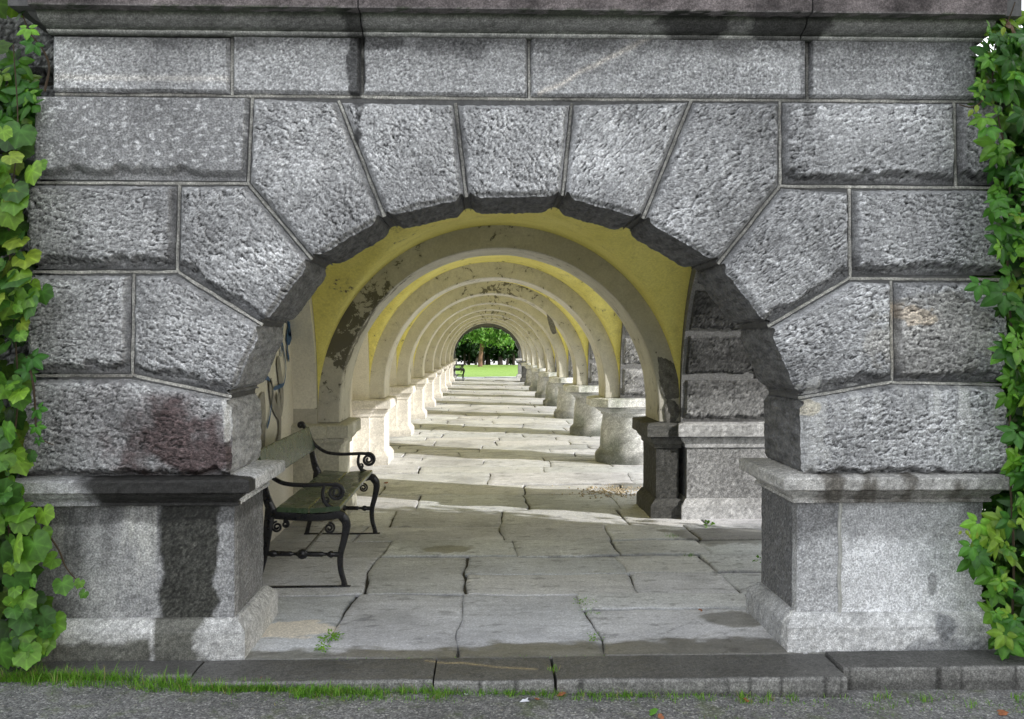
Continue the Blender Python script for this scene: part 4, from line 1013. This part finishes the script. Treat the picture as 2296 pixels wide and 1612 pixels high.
def plank(P0, P1, thick, name):
    """board from y=-.03 to BL+.03 whose section runs from P0 to P1 (x, z)"""
    P0, P1 = np.array(P0), np.array(P1); d = (P1-P0)/np.linalg.norm(P1-P0); nn = np.array([-d[1], d[0]])
    L_ = np.linalg.norm(P1-P0); r = .006; sec = [(r, 0), (L_-r, 0), (L_, r), (L_, thick-r), (L_-r, thick), (r, thick), (0, thick-r), (0, r)]
    pts = [P0+d*a+nn*(b-thick/2) for a, b in sec]; V = []; ny = 30
    for k in range(ny):
        y = 5.78-.02+(BL+.04)*k/(ny-1)
        V += [(p[0], y, p[1]+.0012*math.sin(k*1.3+p[0]*30)) for p in pts]
    F = grid_faces(8, ny, True).tolist(); F.append(list(range(8))); F.append([(ny-1)*8+q for q in range(8)][::-1])
    return mesh(name, V, F, M_WOOD, bench)
plank((-1.272, .488), (-1.083, .476), .03, 'seat_slat'); plank((-1.072, .476), (-.885, .492), .03, 'seat_slat')
plank((-1.338, .665), (-1.398, .845), .028, 'back_slat')
V, F = tube([(-1.12, 5.78+t*BL/20, .207) for t in range(21)], .010, 10); mesh('long_stretcher', V, F, M_IRON, bench, smooth=True)
far_bench = copy_tree(bench); far_bench.location = (-1.1, 37.98, 0); prop(far_bench, 'far iron bench at the end of the passage beside the lawn', 'bench', 'benches along the left wall')
for o_ in (bench, far_bench):
    for ch in o_.children:
        for g in ch.children: pass

# ------------------------------------------------------------------ 9. climbing plants
def grape_leaf():
    out = []
    lob = [(-90, .10), (-76, .52), (-58, .74), (-35, .80), (-15, .82), (5, .76), (25, .84), (42, .90), (58, .80), (74, .86), (90, 1.06)]
    ang = [a for a, _ in lob]; rad = [r for _, r in lob]
    for a in np.linspace(-90, 90, 23):
        r = np.interp(a, ang, rad)*(1+.035*math.cos(a*1.1)); out.append((r*math.cos(math.radians(a)), r*math.sin(math.radians(a))))
    R = out; Lh = [(-x, y) for x, y in R[::-1]][1:-1]
    O = np.array(R+Lh)*.5
    c = np.array([0, -.02]); n = len(O); V = [(0, -.02, 0)]
    for s in (.55, 1.): V += [(*(c+(p-c)*s), 0) for p in O]
    V = np.array(V); V[:, 2] = -.18*np.abs(V[:, 0])**1.3-.22*np.maximum(0, V[:, 1])**2+.03*np.sin(7*V[:, 0])*V[:, 1]-.10*np.maximum(0, -V[:, 1])
    F = [(0, 1+i, 1+(i+1) % n) for i in range(n)]+[(1+i, 1+n+i, 1+n+(i+1) % n, 1+(i+1) % n) for i in range(n)]
    return V, F
def leaflet(w=.31):
    t = np.linspace(0, 1, 9); hw = w*np.sin(PI*t**.8)**.8*(1-.25*t); hw[0] = .02; hw[-1] = .0
    hw[2:8:2] *= 1.08
    V = []
    for a, b in zip(t, hw): V += [(-b, a, -.25*b-.20*a*a), (0, a, .05*math.sin(3*a)-.20*a*a), (b, a, -.25*b-.20*a*a)]
    F = [];
    for i in range(8): F += [(3*i, 3*i+1, 3*i+4, 3*i+3), (3*i+1, 3*i+2, 3*i+5, 3*i+4)]
    return np.array(V), F
def creeper_leaf():
    VV, FF, b = [], [], 0
    for a, s in ((0, 1.), (58, .92), (-58, .92), (116, .66), (-116, .66)):
        V, F = leaflet(); V = V*s; V[:, 1] += .10; V[:, 2] -= .22*random.random(); r = math.radians(a); V = np.stack([V[:, 0]*math.cos(r)+V[:, 1]*math.sin(r), -V[:, 0]*math.sin(r)+V[:, 1]*math.cos(r), V[:, 2]], 1)
        VV.append(V); FF += [tuple(i+b for i in f) for f in F]; b += len(V)
    return np.concatenate(VV), FF
GL, CL, LF = grape_leaf(), creeper_leaf(), leaflet(.3)
def orient(V, size, normal, down, roll):
    n = np.array(normal, float); n /= np.linalg.norm(n); t = np.array(down, float); t -= n*(t @ n); t /= np.linalg.norm(t); s = np.cross(t, n)
    c, q = math.cos(roll), math.sin(roll); t2 = t*c+s*q; s2 = np.cross(t2, n)
    return size*(V[:, :1]*s2+V[:, 1:2]*t2+V[:, 2:3]*n)
GREENS = [(.22, .40, .045), (.16, .34, .04), (.11, .27, .035), (.08, .21, .035), (.30, .42, .05), (.06, .16, .03)]
VEIN = None
def leafcol(n, dark=1.):
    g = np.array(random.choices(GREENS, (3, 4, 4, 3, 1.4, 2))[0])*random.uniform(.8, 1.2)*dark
    c = np.zeros((n, 4)); c[:, :3] = g; c[:, 3] = 1
    if n == len(GL[0]):
        a = np.degrees(np.arctan2(GL[0][:, 1]+.02, np.abs(GL[0][:, 0]))); v = np.max([np.exp(-((a-q)/5.)**2) for q in (90, 42, -10, -52)], 0); v[0] = 1
        c[:, :3] *= (.84+.42*v)[:, None]; rim = np.r_[0, np.zeros((n-1)//2), np.ones((n-1)//2)]; c[:, :3] *= (1+.18*rim*random.uniform(-1, 1))[:, None]
    elif n % 27 == 0: c[:, :3] *= np.tile((.9, 1.18, .9), n//3)[:, None]
    if n == len(GL[0]) and random.random() < .008: c[:, :3] = c[:, :3]*.4+np.array((.30, .17, .04))*.6
    return c
def vine(name, label, region, stems, dens_note=None):
    root = empty(name, (stems[0][0][0], stems[0][0][1], 0), label, 'vine'); mb = MB()
    for (kind, p, size, nrm, roll, dark) in region:
        proto = GL if kind == 'g' else CL if kind == 'c' else LF
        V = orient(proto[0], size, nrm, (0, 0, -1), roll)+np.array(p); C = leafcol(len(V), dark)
        if kind == 'c': C[:, :3] *= (.85, 1.05, .95)
        if kind == 'young': C[:, :3] = np.array((.30, .42, .05))*random.uniform(.8, 1.1)
        if kind == 'c' and random.random() < .003: C[:, :3] = (.16, .09, .045)
        mb.add(V, proto[1], C)
    mb.out('foliage', M_LEAF, root, True)
    mb = MB()
    for s in stems:
        V, F = tube(smooth_path(s, 40), np.linspace(.006, .0025, 40), 6); mb.add(V, F)
    mb.out('stem', M_STEM, root, True); return root
def edge(tab, py): return np.interp(py, [a for a, _ in tab], [b for _, b in tab])
def fill(tab, side, n, ylo, yhi, kind, size, depth, dark, y0=4.30, z_rng=None, far_px=260):
    out = []
    for _ in range(n):
        py = random.uniform(ylo, yhi); e = edge(tab, py)
        px = e-abs(random.gauss(0, 1))*0-random.random()**1.3*far_px if side < 0 else e+random.random()**1.3*far_px
        Yd = y0+random.random()*depth
        x, z = at(px, py, Yd)
        if z < .06: continue
        if fbm(np.array(px*.012), np.array(py*.012), np.array(y0*3.), 1., 2, 8) < -.22+.25*(dark < .7)-.25*(dark < .7)*2: continue
        nrm = (side*random.uniform(-.2, .6)+random.gauss(0, .5), -1, random.gauss(.45, .5))
        out.append((kind if kind != 'mix' else random.choice('gc'), (x, Yd, z), size*random.uniform(.45, 1.3), nrm, random.gauss(0, .75), dark*random.uniform(.8, 1.15)))
    return out
EL = [(-200, 40), (0, 50), (150, 40), (200, 70), (290, 55), (310, 30), (380, 75), (440, 40), (520, 40), (560, 55), (650, 75), (720, 50), (800, 58), (880, 45), (950, 45), (980, 25), (1010, 60), (1060, 20), (1100, 45), (1160, 75), (1200, 90), (1250, 60), (1330, 80), (1400, 105), (1440, 95), (1475, 60)]
random.seed(21); reg = []
reg += fill(EL, -1, 330, 290, 1470, 'g', .135, .12, 1.0, 4.22, far_px=190)
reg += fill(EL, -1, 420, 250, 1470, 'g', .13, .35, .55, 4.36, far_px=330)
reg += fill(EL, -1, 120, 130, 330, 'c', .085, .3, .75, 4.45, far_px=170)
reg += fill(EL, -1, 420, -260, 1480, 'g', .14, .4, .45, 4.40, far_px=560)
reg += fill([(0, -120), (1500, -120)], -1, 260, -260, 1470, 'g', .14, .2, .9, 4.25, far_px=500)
for px, py, k, sz in ((85, 370, 'g', .11), (70, 640, 'g', .10), (95, 655, 'g', .12), (118, 1255, 'g', .10), (140, 1308, 'g', .115), (178, 1306, 'g', .06), (188, 1330, 'g', .055), (35, 1018, 'g', .11), (70, 1022, 'g', .07),
                       (80, 915, 'c', .055), (80, 955, 'c', .045), (85, 985, 'c', .03), (60, 60, 'c', .06), (75, 95, 'c', .06), (70, 800, 'c', .07), (65, 830, 'c', .06), (98, 1150, 'g', .12), (90, 1195, 'g', .13), (120, 1395, 'g', .15), (60, 1430, 'g', .15), (25, 1440, 'g', .14), (100, 1440, 'g', .12)):
    x, z = at(px, py, 4.33); reg.append((k, (x, 4.33, z), sz, (random.gauss(.1, .25), -1, random.uniform(.1, .6)), random.gauss(0, .4), 1.1))
S = lambda pts, Y=4.40: [(at(a, b, Y)[0], Y, at(a, b, Y)[1]) for a, b in pts]
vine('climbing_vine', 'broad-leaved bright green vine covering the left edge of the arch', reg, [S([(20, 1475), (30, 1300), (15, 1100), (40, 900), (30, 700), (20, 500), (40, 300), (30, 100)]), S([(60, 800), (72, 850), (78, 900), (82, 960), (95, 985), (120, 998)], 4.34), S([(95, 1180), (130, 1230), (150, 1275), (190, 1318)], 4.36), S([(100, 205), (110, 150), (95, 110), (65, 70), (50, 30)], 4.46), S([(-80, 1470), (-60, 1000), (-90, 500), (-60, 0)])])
ER = [(-200, 2290), (30, 2262), (80, 2222), (120, 2205), (170, 2200), (230, 2190), (300, 2215), (400, 2240), (450, 2225), (520, 2235), (600, 2240), (640, 2205), (700, 2232), (800, 2258), (900, 2255), (1000, 2262), (1080, 2260), (1110, 2290), (1150, 2262), (1190, 2190), (1250, 2180), (1300, 2235), (1380, 2225), (1440, 2250), (1478, 2245)]
random.seed(31); reg = []
reg += fill(ER, 1, 260, 60, 1470, 'c', .088, .14, .85, 4.24, far_px=150)
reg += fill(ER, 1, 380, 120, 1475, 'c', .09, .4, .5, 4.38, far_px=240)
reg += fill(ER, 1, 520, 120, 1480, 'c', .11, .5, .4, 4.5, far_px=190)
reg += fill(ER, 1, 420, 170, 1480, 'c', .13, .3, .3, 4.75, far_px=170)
reg += fill([(0, 2300), (1500, 2310)], 1, 170, 90, 1470, 'c', .10, .45, .7, 4.3, far_px=170)
reg += fill([(20, 2262), (60, 2225), (150, 2200)], 1, 60, 25, 170, 'c', .075, .25, .9, 4.32, far_px=110)
reg += fill([(1090, 2235), (1180, 2215), (1260, 2225)], 1, 70, 1090, 1260, 'c', .09, .3, .55, 4.6, far_px=120)
for px, py, k, sz in ((2195, 1170, 'c', .085), (2220, 1200, 'c', .10), (2180, 1222, 'c', .08), (2190, 1190, 'young', .04), (2165, 1188, 'young', .03), (2172, 1196, 'young', .03), (2155, 1190, 'young', .025), (2205, 190, 'c', .07), (2190, 235, 'young', .04), (2180, 245, 'young', .04), (2220, 130, 'c', .06), (2250, 60, 'young', .04), (2240, 80, 'c', .05), (2200, 635, 'c', .08), (2215, 280, 'c', .075)):
    x, z = at(px, py, 4.28); reg.append((k, (x, 4.28, z), sz, (random.gauss(-.1, .25), -1, random.uniform(.1, .6)), random.gauss(0, .5), .95))
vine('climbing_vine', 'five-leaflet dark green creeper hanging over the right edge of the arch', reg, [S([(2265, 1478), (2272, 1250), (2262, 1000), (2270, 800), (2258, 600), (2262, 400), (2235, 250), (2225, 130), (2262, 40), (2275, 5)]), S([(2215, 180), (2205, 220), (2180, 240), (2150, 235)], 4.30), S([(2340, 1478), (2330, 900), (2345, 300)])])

# ------------------------------------------------------------------ 10. grass, weeds and litter
def blade(p, h, w, lean, az, col, mb):
    d = np.array((math.cos(az), math.sin(az), 0)); s = np.array((-d[1], d[0], 0)); V = []
    for t in (0, .4, .75): q = np.array(p)+d*lean*h*t*t+np.array((0, 0, h*t*(1-.25*lean*t))); V += [q-s*w*(1-t*.7), q+s*w*(1-t*.7)]
    V.append(np.array(p)+d*lean*h+np.array((0, 0, h*(1-.25*lean))))
    C = np.zeros((7, 4)); C[:, :3] = col; C[:2, :3] *= .7; C[:, 3] = 1
    mb.add(V, [(0, 1, 3, 2), (2, 3, 5, 4), (4, 5, 6)], C)
def tuft(mb, x, y, z, n, h, r):
    for _ in range(n):
        a = random.uniform(0, 2*PI); rr = r*math.sqrt(random.random())
        g = random.choice(((.14, .34, .03), (.20, .44, .04), (.25, .43, .08), (.11, .24, .04))) if random.random() > .07 else (.36, .31, .14)
        blade((x+rr*math.cos(a), y+rr*math.sin(a), z), h*random.uniform(.5, 1.2), random.uniform(.0013, .0026), random.uniform(.2, 1.1), random.uniform(0, 2*PI), g, mb)
random.seed(41); mb = MB()
for _ in range(2300):
    px = random.uniform(-60, 1050); t = random.random()
    if random.random() > np.interp(px, [0, 480, 780, 1050], [1, .85, .45, .1]): continue
    lo, hi = np.interp(px, [0, 300, 450, 780], [1478, 1505, 1520, 1540]), np.interp(px, [0, 300, 450, 780], [1548, 1560, 1558, 1565])
    py = lo+(hi-lo)*random.betavariate(1.6, 2.0); x, y = on_floor(px, py, -.03)
    if perlin(np.array(x*3.1), np.array(y*9.), np.array(.5), 4) < -.28: continue
    y = min(y, 4.258 if x < X0 else 4.165); hh = random.uniform(.014, .036)+(.04*random.random()**3)
    tuft(mb, x, y, float(ground_z(x, y))-.006, random.randint(3, 9), hh*(1.35 if px < 430 else 1.), .025)
for _ in range(520):
    px = random.uniform(700, 2350); dens = np.interp(px, [700, 1400, 1700, 1900, 2295], [1, .8, .5, .25, .22])
    if random.random() > dens: continue
    py = random.gauss(1558 if px < 1200 else 1566, 7); x, y = on_floor(px, py, -.08); y = min(y, 4.145 if x < X3 else 4.23)
    tuft(mb, x, y, float(ground_z(x, y))-.006, random.randint(4, 10), random.uniform(.02, .055), .025)
for _ in range(420):
    px = random.uniform(0, 2295); py = 1560+random.betavariate(1, 2.2)*52
    if 820 < px < 1450 and random.random() < .8: continue
    x, y = on_floor(px, py, -.07)
    tuft(mb, x, y, float(ground_z(x, y))-.004, random.randint(2, 5), random.uniform(.008, .018), .02)
prop(mb.out('grass', M_GRASS, None, False), 'low green grass growing along the foot of the kerb', 'grass', kind='stuff')
def weed(px, py, n, h, r, label, z=0., broad=False, n2=0):
    x, y = on_floor(px, py, z); mb = MB(); o = empty('weed', (x, y, z), label, 'weed', 'weeds in the paving joints')
    if not broad: tuft(mb, x, y, z-.008, n, h, r)
    else:
        for _ in range(n):
            a = random.uniform(0, 2*PI); rr = r*random.random()
            V = orient(LF[0], random.uniform(.5, 1)*h, (random.gauss(0, .5), random.gauss(-.4, .4), 1), (math.cos(a), math.sin(a), -.1), 0)+np.array((x+rr*math.cos(a)*1., y+rr*math.sin(a)*1.3, z+random.uniform(.002, h*1.2)))
            C = np.zeros((len(V), 4)); C[:, :3] = random.choice(((.16, .33, .04), (.12, .28, .03), (.22, .40, .06))); mb.add(V, LF[1], C)
    mb.out('leaves', M_GRASS, o, False); return o
weed(742, 1432, 70, .022, .06, 'low leafy weed between flagstones near the foot of the left pedestal', broad=True)
weed(722, 1455, 26, .022, .035, 'small leafy sprig on the front edge of the floor, left of the tall joint weed', broad=True)
weed(1309, 1350, 60, .012, .07, 'mossy green weed filling the corner of the stepped paving joint', broad=True)
weed(1322, 1372, 40, .010, .06, 'thin moss line along the cross joint of the paving', broad=True)
weed(1333, 1430, 30, .014, .05, 'moss tufts in the long joint just behind the kerb', broad=True)
weed(1505, 1206, 40, .05, .05, 'grass tuft in a paving joint before the dark square pillar')
weed(1545, 1246, 18, .04, .04, 'tiny grass tuft in the joint in front of the puddle')
weed(1588, 1182, 12, .05, .03, 'small plant at the foot of the light grey pier', broad=True)
weed(1241, 1502, 26, .04, .03, 'grass sprig growing from the joint beside the veined kerb stone')
weed(1700, 1262, 10, .03, .03, 'little green plant against the reveal of the right pedestal', broad=True)
mb = MB(); random.seed(44)
for _ in range(130):
    px = random.uniform(740, 1720); x, y = on_floor(px, 1471+random.gauss(0, 1.5)-4*math.exp(-((px-1350)/120)**2))
    tuft(mb, x, min(y, 4.468), -.012, random.randint(2, 5), random.uniform(.007, .016), .02)
prop(mb.out('moss', M_GRASS, None, False), 'thin green moss line between kerb and paving', 'moss', kind='stuff')
M_DRY = plain_mat('dry_leaf', (.30, .11, .045), .7, .5, 60); M_YEL = plain_mat('yellow_leaf', (.50, .46, .08), .6, .3, 40); M_GRN = plain_mat('green_leaf', (.10, .26, .03), .5, .3, 40); M_PAPER = plain_mat('paper_scrap', (.72, .74, .8), .8, .1, 40)
def scrap(name, px, py, size, m, label, cat, group, z=None, lf=True):
    x, y = on_floor(px, py, -.06 if py > 1500 else 0); zz = float(ground_z(x, y)) if py > 1500 else .004
    if z is not None: x, y = on_floor(px, py, z); zz = z
    if lf: V, F = GL if cat == 'leaf' else LF; V = orient(V, size, (random.gauss(0, .25), random.gauss(-.25, .2), 1), (random.gauss(0, 1), random.gauss(0, 1), 0), 0)
    else:
        V, F = [], []; 
        for j in range(3):
            for i in range(3): V.append(((i-1)*.5+random.gauss(0, .12), (j-1)*.4+random.gauss(0, .1), random.uniform(0, .35)))
        F = grid_faces(3, 3).tolist(); V = np.array(V)*size
    V = V-np.array((0, 0, V[:, 2].min()))+np.array((x, y, zz+.004)); o = empty(name, (x, y, zz), label, cat, group)
    mesh('blade' if cat == 'leaf' else 'sheet', V, F, m, o, smooth=lf); return o
random.seed(51); LG = 'fallen leaves on the ground'
scrap('fallen_leaf', 190, 1512, .05, M_DRY, 'brown fallen leaf standing in the thick grass at far left', 'leaf', LG)
scrap('fallen_leaf', 215, 1472, .05, M_DRY, 'orange-brown fallen leaf lying below the left pedestal', 'leaf', LG, z=-.01)
scrap('fallen_leaf', 597, 1548, .075, M_DRY, 'largest curled brown leaf on the asphalt in front of the grass', 'leaf', LG)
scrap('fallen_leaf', 425, 1540, .028, M_YEL, 'small yellow round leaf on the grass edge', 'leaf', LG)
scrap('fallen_leaf', 528, 1538, .05, M_DRY, 'dark brown leaf in the grass, left of the white scrap', 'leaf', LG)
scrap('fallen_leaf', 880, 1551, .05, M_DRY, 'brown leaf under the kerb stone left of the tan vein', 'leaf', LG)
scrap('fallen_leaf', 1256, 1558, .055, M_DRY, 'tan leaf leaning on the open joint beside the veined kerb stone', 'leaf', LG)
scrap('fallen_leaf', 1205, 1568, .03, M_DRY, 'small red leaf on the asphalt beside the flat white scrap', 'leaf', LG)
scrap('fallen_leaf', 1462, 1596, .055, M_GRN, 'green leaf lying alone on the asphalt', 'leaf', LG)
scrap('fallen_leaf', 1482, 1604, .035, M_DRY, 'pale dry leaf touching the green leaf on the asphalt', 'leaf', LG)
scrap('fallen_leaf', 1672, 1562, .035, M_DRY, 'bright red leaf at the foot of the longest kerb stone', 'leaf', LG)
scrap('fallen_leaf', 2245, 1585, .055, M_DRY, 'orange leaf on the asphalt in the lower right corner', 'leaf', LG)
scrap('fallen_leaf', 1570, 1373, .03, M_DRY, 'red-brown leaf on the paving near the right pedestal', 'leaf', LG)
scrap('fallen_leaf', 865, 1085, .06, M_DRY, 'brown dry leaf on the paving beyond the bench', 'leaf', LG)
PG = 'white scraps of litter'
scrap('paper_scrap', 585, 1522, .022, M_PAPER, 'crumpled white scrap in the grass on the left', 'litter', PG, lf=False)
scrap('paper_scrap', 960, 1429, .012, M_PAPER, 'tiny bluish white scrap on the paving', 'litter', PG, lf=False)
scrap('paper_scrap', 881, 1434, .013, M_PAPER, 'tiny round white scrap on the paving, left of the bluish one', 'litter', PG, lf=False)
scrap('paper_scrap', 1045, 1560, .017, M_PAPER, 'curled white scrap in grass below the veined kerb stone', 'litter', PG, lf=False)
scrap('paper_scrap', 1175, 1572, .034, M_PAPER, 'flat white scrap of paper on the asphalt', 'litter', PG, lf=False)
# loose gravel beside a sunken slab
mb = MB(); random.seed(61)
for _ in range(420):
    px, py = random.gauss(1385, 45), random.gauss(1103, 7); x, y = on_floor(px, py); s = random.uniform(.005, .014)
    V = np.array([(0, 0, 1), (1, 0, 0), (0, 1, 0), (-1, 0, 0), (0, -1, 0), (0, 0, -1.)])*s*np.array((1, 1, .7))+np.array((x, y, s*.4+.004)); mb.add(V, [(0, 1, 2), (0, 2, 3), (0, 3, 4), (0, 4, 1), (5, 2, 1), (5, 3, 2), (5, 4, 3), (5, 1, 4)])
prop(mb.out('gravel', plain_mat('gravel', (.5, .42, .30), .9, .4, 50)), 'loose tan gravel scattered on the sunlit paving', 'gravel', kind='stuff')

# ------------------------------------------------------------------ 11. trees beyond
def cards(mb, pts, size, cols, droop=.4, asp=.42):
    for p, c in zip(pts, cols):
        n = np.array((random.gauss(0, 1), random.gauss(0, 1), random.gauss(.3, .8))); d = (random.gauss(0, .8), random.gauss(0, .8), -droop)
        V = orient(np.array([(0, 0, 0), (asp, .35, .06), (0, 1, -.12), (-asp, .35, .06)]), size*random.uniform(.6, 1.3), n, d, 0)+p
        C = np.zeros((4, 4)); C[:, :3] = c; mb.add(V, [(0, 1, 2, 3)], C)
def clumps(center, rad, nclump, per, crad):
    pts = []
    for _ in range(nclump):
        while True:
            q = np.random.uniform(-1, 1, 3)
            if .25 < q @ q < 1: break
        c = np.array(center)+q*np.array(rad); pts.append(c+np.random.normal(0, 1, (per, 3))*np.array(crad))
    return np.concatenate(pts)
np.random.seed(5); random.seed(71)
lt = empty('tree', (-.22, 57.5, 0), 'light green tree with an orange-brown trunk standing on the lawn', 'tree', 'trees beyond the lawn')
zb = .1
tk = [(-.26, 57.5, zb-.2), (-.25, 57.5, zb+.5), (-.16, 57.5, zb+1.4), (-.15, 57.5, zb+2.2), (-.12, 57.5, zb+3.4)]; mb = MB(); V, F = tube(smooth_path(tk, 30), np.linspace(.15, .07, 30), 12); V[:, 0] += .02*fbm(V[:, 0], V[:, 1], V[:, 2], 3, 3, 4); mb.add(V, F)
for a in ((-.9, 0, 3.), (.9, .3, 2.9), (-1.4, -.5, 3.4), (1.6, -.4, 3.3), (.3, 1., 3.6)):
    V, F = tube(smooth_path([(-.17, 57.5, zb+1.45), (-.17+a[0]*.35, 57.5+a[1]*.3, zb+2.0), (-.17+a[0], 57.5+a[1], zb+a[2])], 14), np.linspace(.075, .02, 14), 8); mb.add(V, F)
mb.out('trunk', M_BARK, lt, True)
mb = MB(); P = clumps((-.05, 57.4, zb+2.6), (2.2, 1.5, 1.0), 120, 42, (.22, .22, .2)); 
P2 = [np.array((x, 57.4+random.gauss(0, .7), zb+random.uniform(1.5, 2.3))) for x in np.r_[np.random.uniform(-1.8, 2.3, 16), np.random.uniform(1.0, 1.8, 8)]]
P = np.concatenate([P]+[np.array(p)+np.random.normal(0, 1, (26, 3))*np.array((.14, .14, .22)) for p in P2])
cards(mb, P, .22, [np.array(random.choice(((.20, .40, .08), (.12, .26, .06), (.26, .40, .14), (.07, .17, .03))))*random.uniform(.8, 1.2) for _ in P], .9, .28); mb.out('crown', M_TREELEAF, lt)
TG = 'trees beyond the lawn'
labs = ['dark evergreen behind the lawn, leftmost one seen through the far arch', 'dark evergreen just left of the orange trunk behind the lawn', 'dark evergreen directly behind the orange trunk', 'dark evergreen with a thick bare stem just right of the orange trunk', 'dark evergreen in the right half of the far arch', 'dark evergreen at the right edge of the far arch']
for i, x in enumerate((-2.3, -1.25, -.35, .72, 1.75, 2.9)):
    y = 64+.4*(i % 2); t = empty('evergreen_tree', (x, y, 0), labs[i], 'tree', TG); mb = MB()
    for s in range(3 if i != 3 else 2):
        xx = x+random.gauss(0, .25); V, F = tube(smooth_path([(xx, y+random.gauss(0, .3), -.1), (xx+random.gauss(0, .08), y, 1.5), (xx+random.gauss(0, .2), y, 5.5)], 16), np.linspace(.09 if i != 3 else .2, .03, 16), 8); mb.add(V, F)
    mb.out('trunk', M_DARKBARK, t, True)
    mb = MB(); Pc = np.concatenate([clumps((x, y, 2.3), (.95, .9, 1.5), 150, 30, (.2, .2, .2)), clumps((x, y, 4.6), (1.0, .9, 1.6), 40, 28, (.24, .24, .24)), clumps((x, y+.8, .8), (.8, .5, .55), 26, 14, (.1, .1, .1))])
    Pc = Pc[Pc[:, 2] > .2]
    cards(mb, Pc, .26, [np.array(random.choice(((.012, .035, .012), (.02, .055, .016), (.03, .075, .02))))*random.uniform(.8, 1.2) for _ in Pc], .6, .3); mb.out('crown', M_TREELEAF, t)
sb = empty('shrub', (3.5, 5.9, 0), 'dark leafy shrub standing behind the creeper at the right edge', 'shrub'); mb = MB()
for q in range(5):
    V, F = tube(smooth_path([(3.4+.1*q, 5.9, -.1), (3.3+.2*q, 5.9+.1*q, .9), (3.0+.35*q, 5.8+.1*q, 1.9)], 12), np.linspace(.03, .01, 12), 6); mb.add(V, F)
mb.out('stem', M_DARKBARK, sb, True); mb = MB(); P = clumps((3.6, 5.95, 1.35), (.95, .7, 1.35), 150, 30, (.13, .13, .13)); P = P[(P[:, 2] > .05) & (P[:, 0] > 2.5)]
cards(mb, P, .11, [np.array(random.choice(((.03, .09, .02), (.05, .13, .03), (.02, .06, .015)))) for _ in P], .5, .4); mb.out('foliage', M_TREELEAF, sb)
# the broad tree off to the right that keeps the arch in shade
st = empty('tree', (12.5, -2.2, 0), 'broad leafy park tree shading the arch from beyond the right of the view', 'tree', 'trees beyond the lawn')
mb = MB(); V, F = tube(smooth_path([(12.5, -2.2, -.2), (12.4, -2.2, 1.6), (12.6, -1.9, 4.5), (12.5, -1.6, 9)], 20), np.linspace(.4, .12, 20), 12); mb.add(V, F); mb.out('trunk', M_DARKBARK, st, True)
mb = MB(); P = np.concatenate([clumps((12.5, -2.1, 6.9), (3.0, 3.4, 4.2), 330, 26, (.5, .5, .5)), clumps((12.5, -2.1, 6.9), (2.2, 3.0, 3.8), 260, 26, (.5, .5, .5))])
cards(mb, P, .62, [np.array(random.choice(GREENS)) for _ in P], .5, .4); mb.out('crown', M_TREELEAF, st)

# ------------------------------------------------------------------ 12. sky, sun, camera
SUN_EL = math.radians(22); SUN_AZ = math.atan2(.91, -.41)
w = bpy.data.worlds.new("World"); SC.world = w; w.use_nodes = True; nt = w.node_tree; bg = nt.nodes['Background']; bg.inputs[1].default_value = .15
sky = nt.nodes.new('ShaderNodeTexSky'); sky.sky_type = 'NISHITA'; sky.sun_disc = False; sky.sun_elevation = SUN_EL; sky.sun_rotation = SUN_AZ; sky.dust_density = 3.; sky.air_density = 1.2
tc = nt.nodes.new('ShaderNodeTexCoord'); nz = nt.nodes.new('ShaderNodeTexNoise'); nz.inputs['Scale'].default_value = 2.2; nz.inputs['Detail'].default_value = 7.; nt.links.new(tc.outputs['Generated'], nz.inputs['Vector'])
rp = nt.nodes.new('ShaderNodeValToRGB'); rp.color_ramp.elements[0].position = .36; rp.color_ramp.elements[1].position = .60; nt.links.new(nz.outputs['Fac'], rp.inputs[0])
mx = nt.nodes.new('ShaderNodeMix'); mx.data_type = 'RGBA'; nt.links.new(rp.outputs[0], mx.inputs[0]); nt.links.new(sky.outputs[0], mx.inputs[6]); mx.inputs[7].default_value = (13.2, 13.5, 14.0, 1); nt.links.new(mx.outputs[2], bg.inputs[0])
ld = bpy.data.lights.new('sun', 'SUN'); ld.energy = 5.; ld.angle = math.radians(.6); ld.color = (1., .97, .92); sun = bpy.data.objects.new('sun', ld); COL.objects.link(sun)
to_sun = Vector((math.sin(SUN_AZ)*math.cos(SUN_EL), math.cos(SUN_AZ)*math.cos(SUN_EL), math.sin(SUN_EL))); sun.rotation_euler = (-to_sun).to_track_quat('-Z', 'Y').to_euler(); sun.location = to_sun*60
cd = bpy.data.cameras.new('camera'); cam = bpy.data.objects.new('camera', cd); COL.objects.link(cam); cam.location = CAM; cam.rotation_euler = (PI/2-PITCH, 0, -YAW)
cd.sensor_width = 36; cd.lens = 36*FPX/2295.; cd.clip_start = .05; cd.clip_end = 3000; SC.camera = cam
SC.view_settings.view_transform = 'Standard'; SC.view_settings.look = 'None'; SC.view_settings.exposure = 0; SC.view_settings.gamma = 1
try: SC.cycles.use_denoising = True; SC.cycles.denoiser = 'OPENIMAGEDENOISE'
except Exception: pass
SC.cycles.max_bounces = 10; SC.cycles.diffuse_bounces = 6
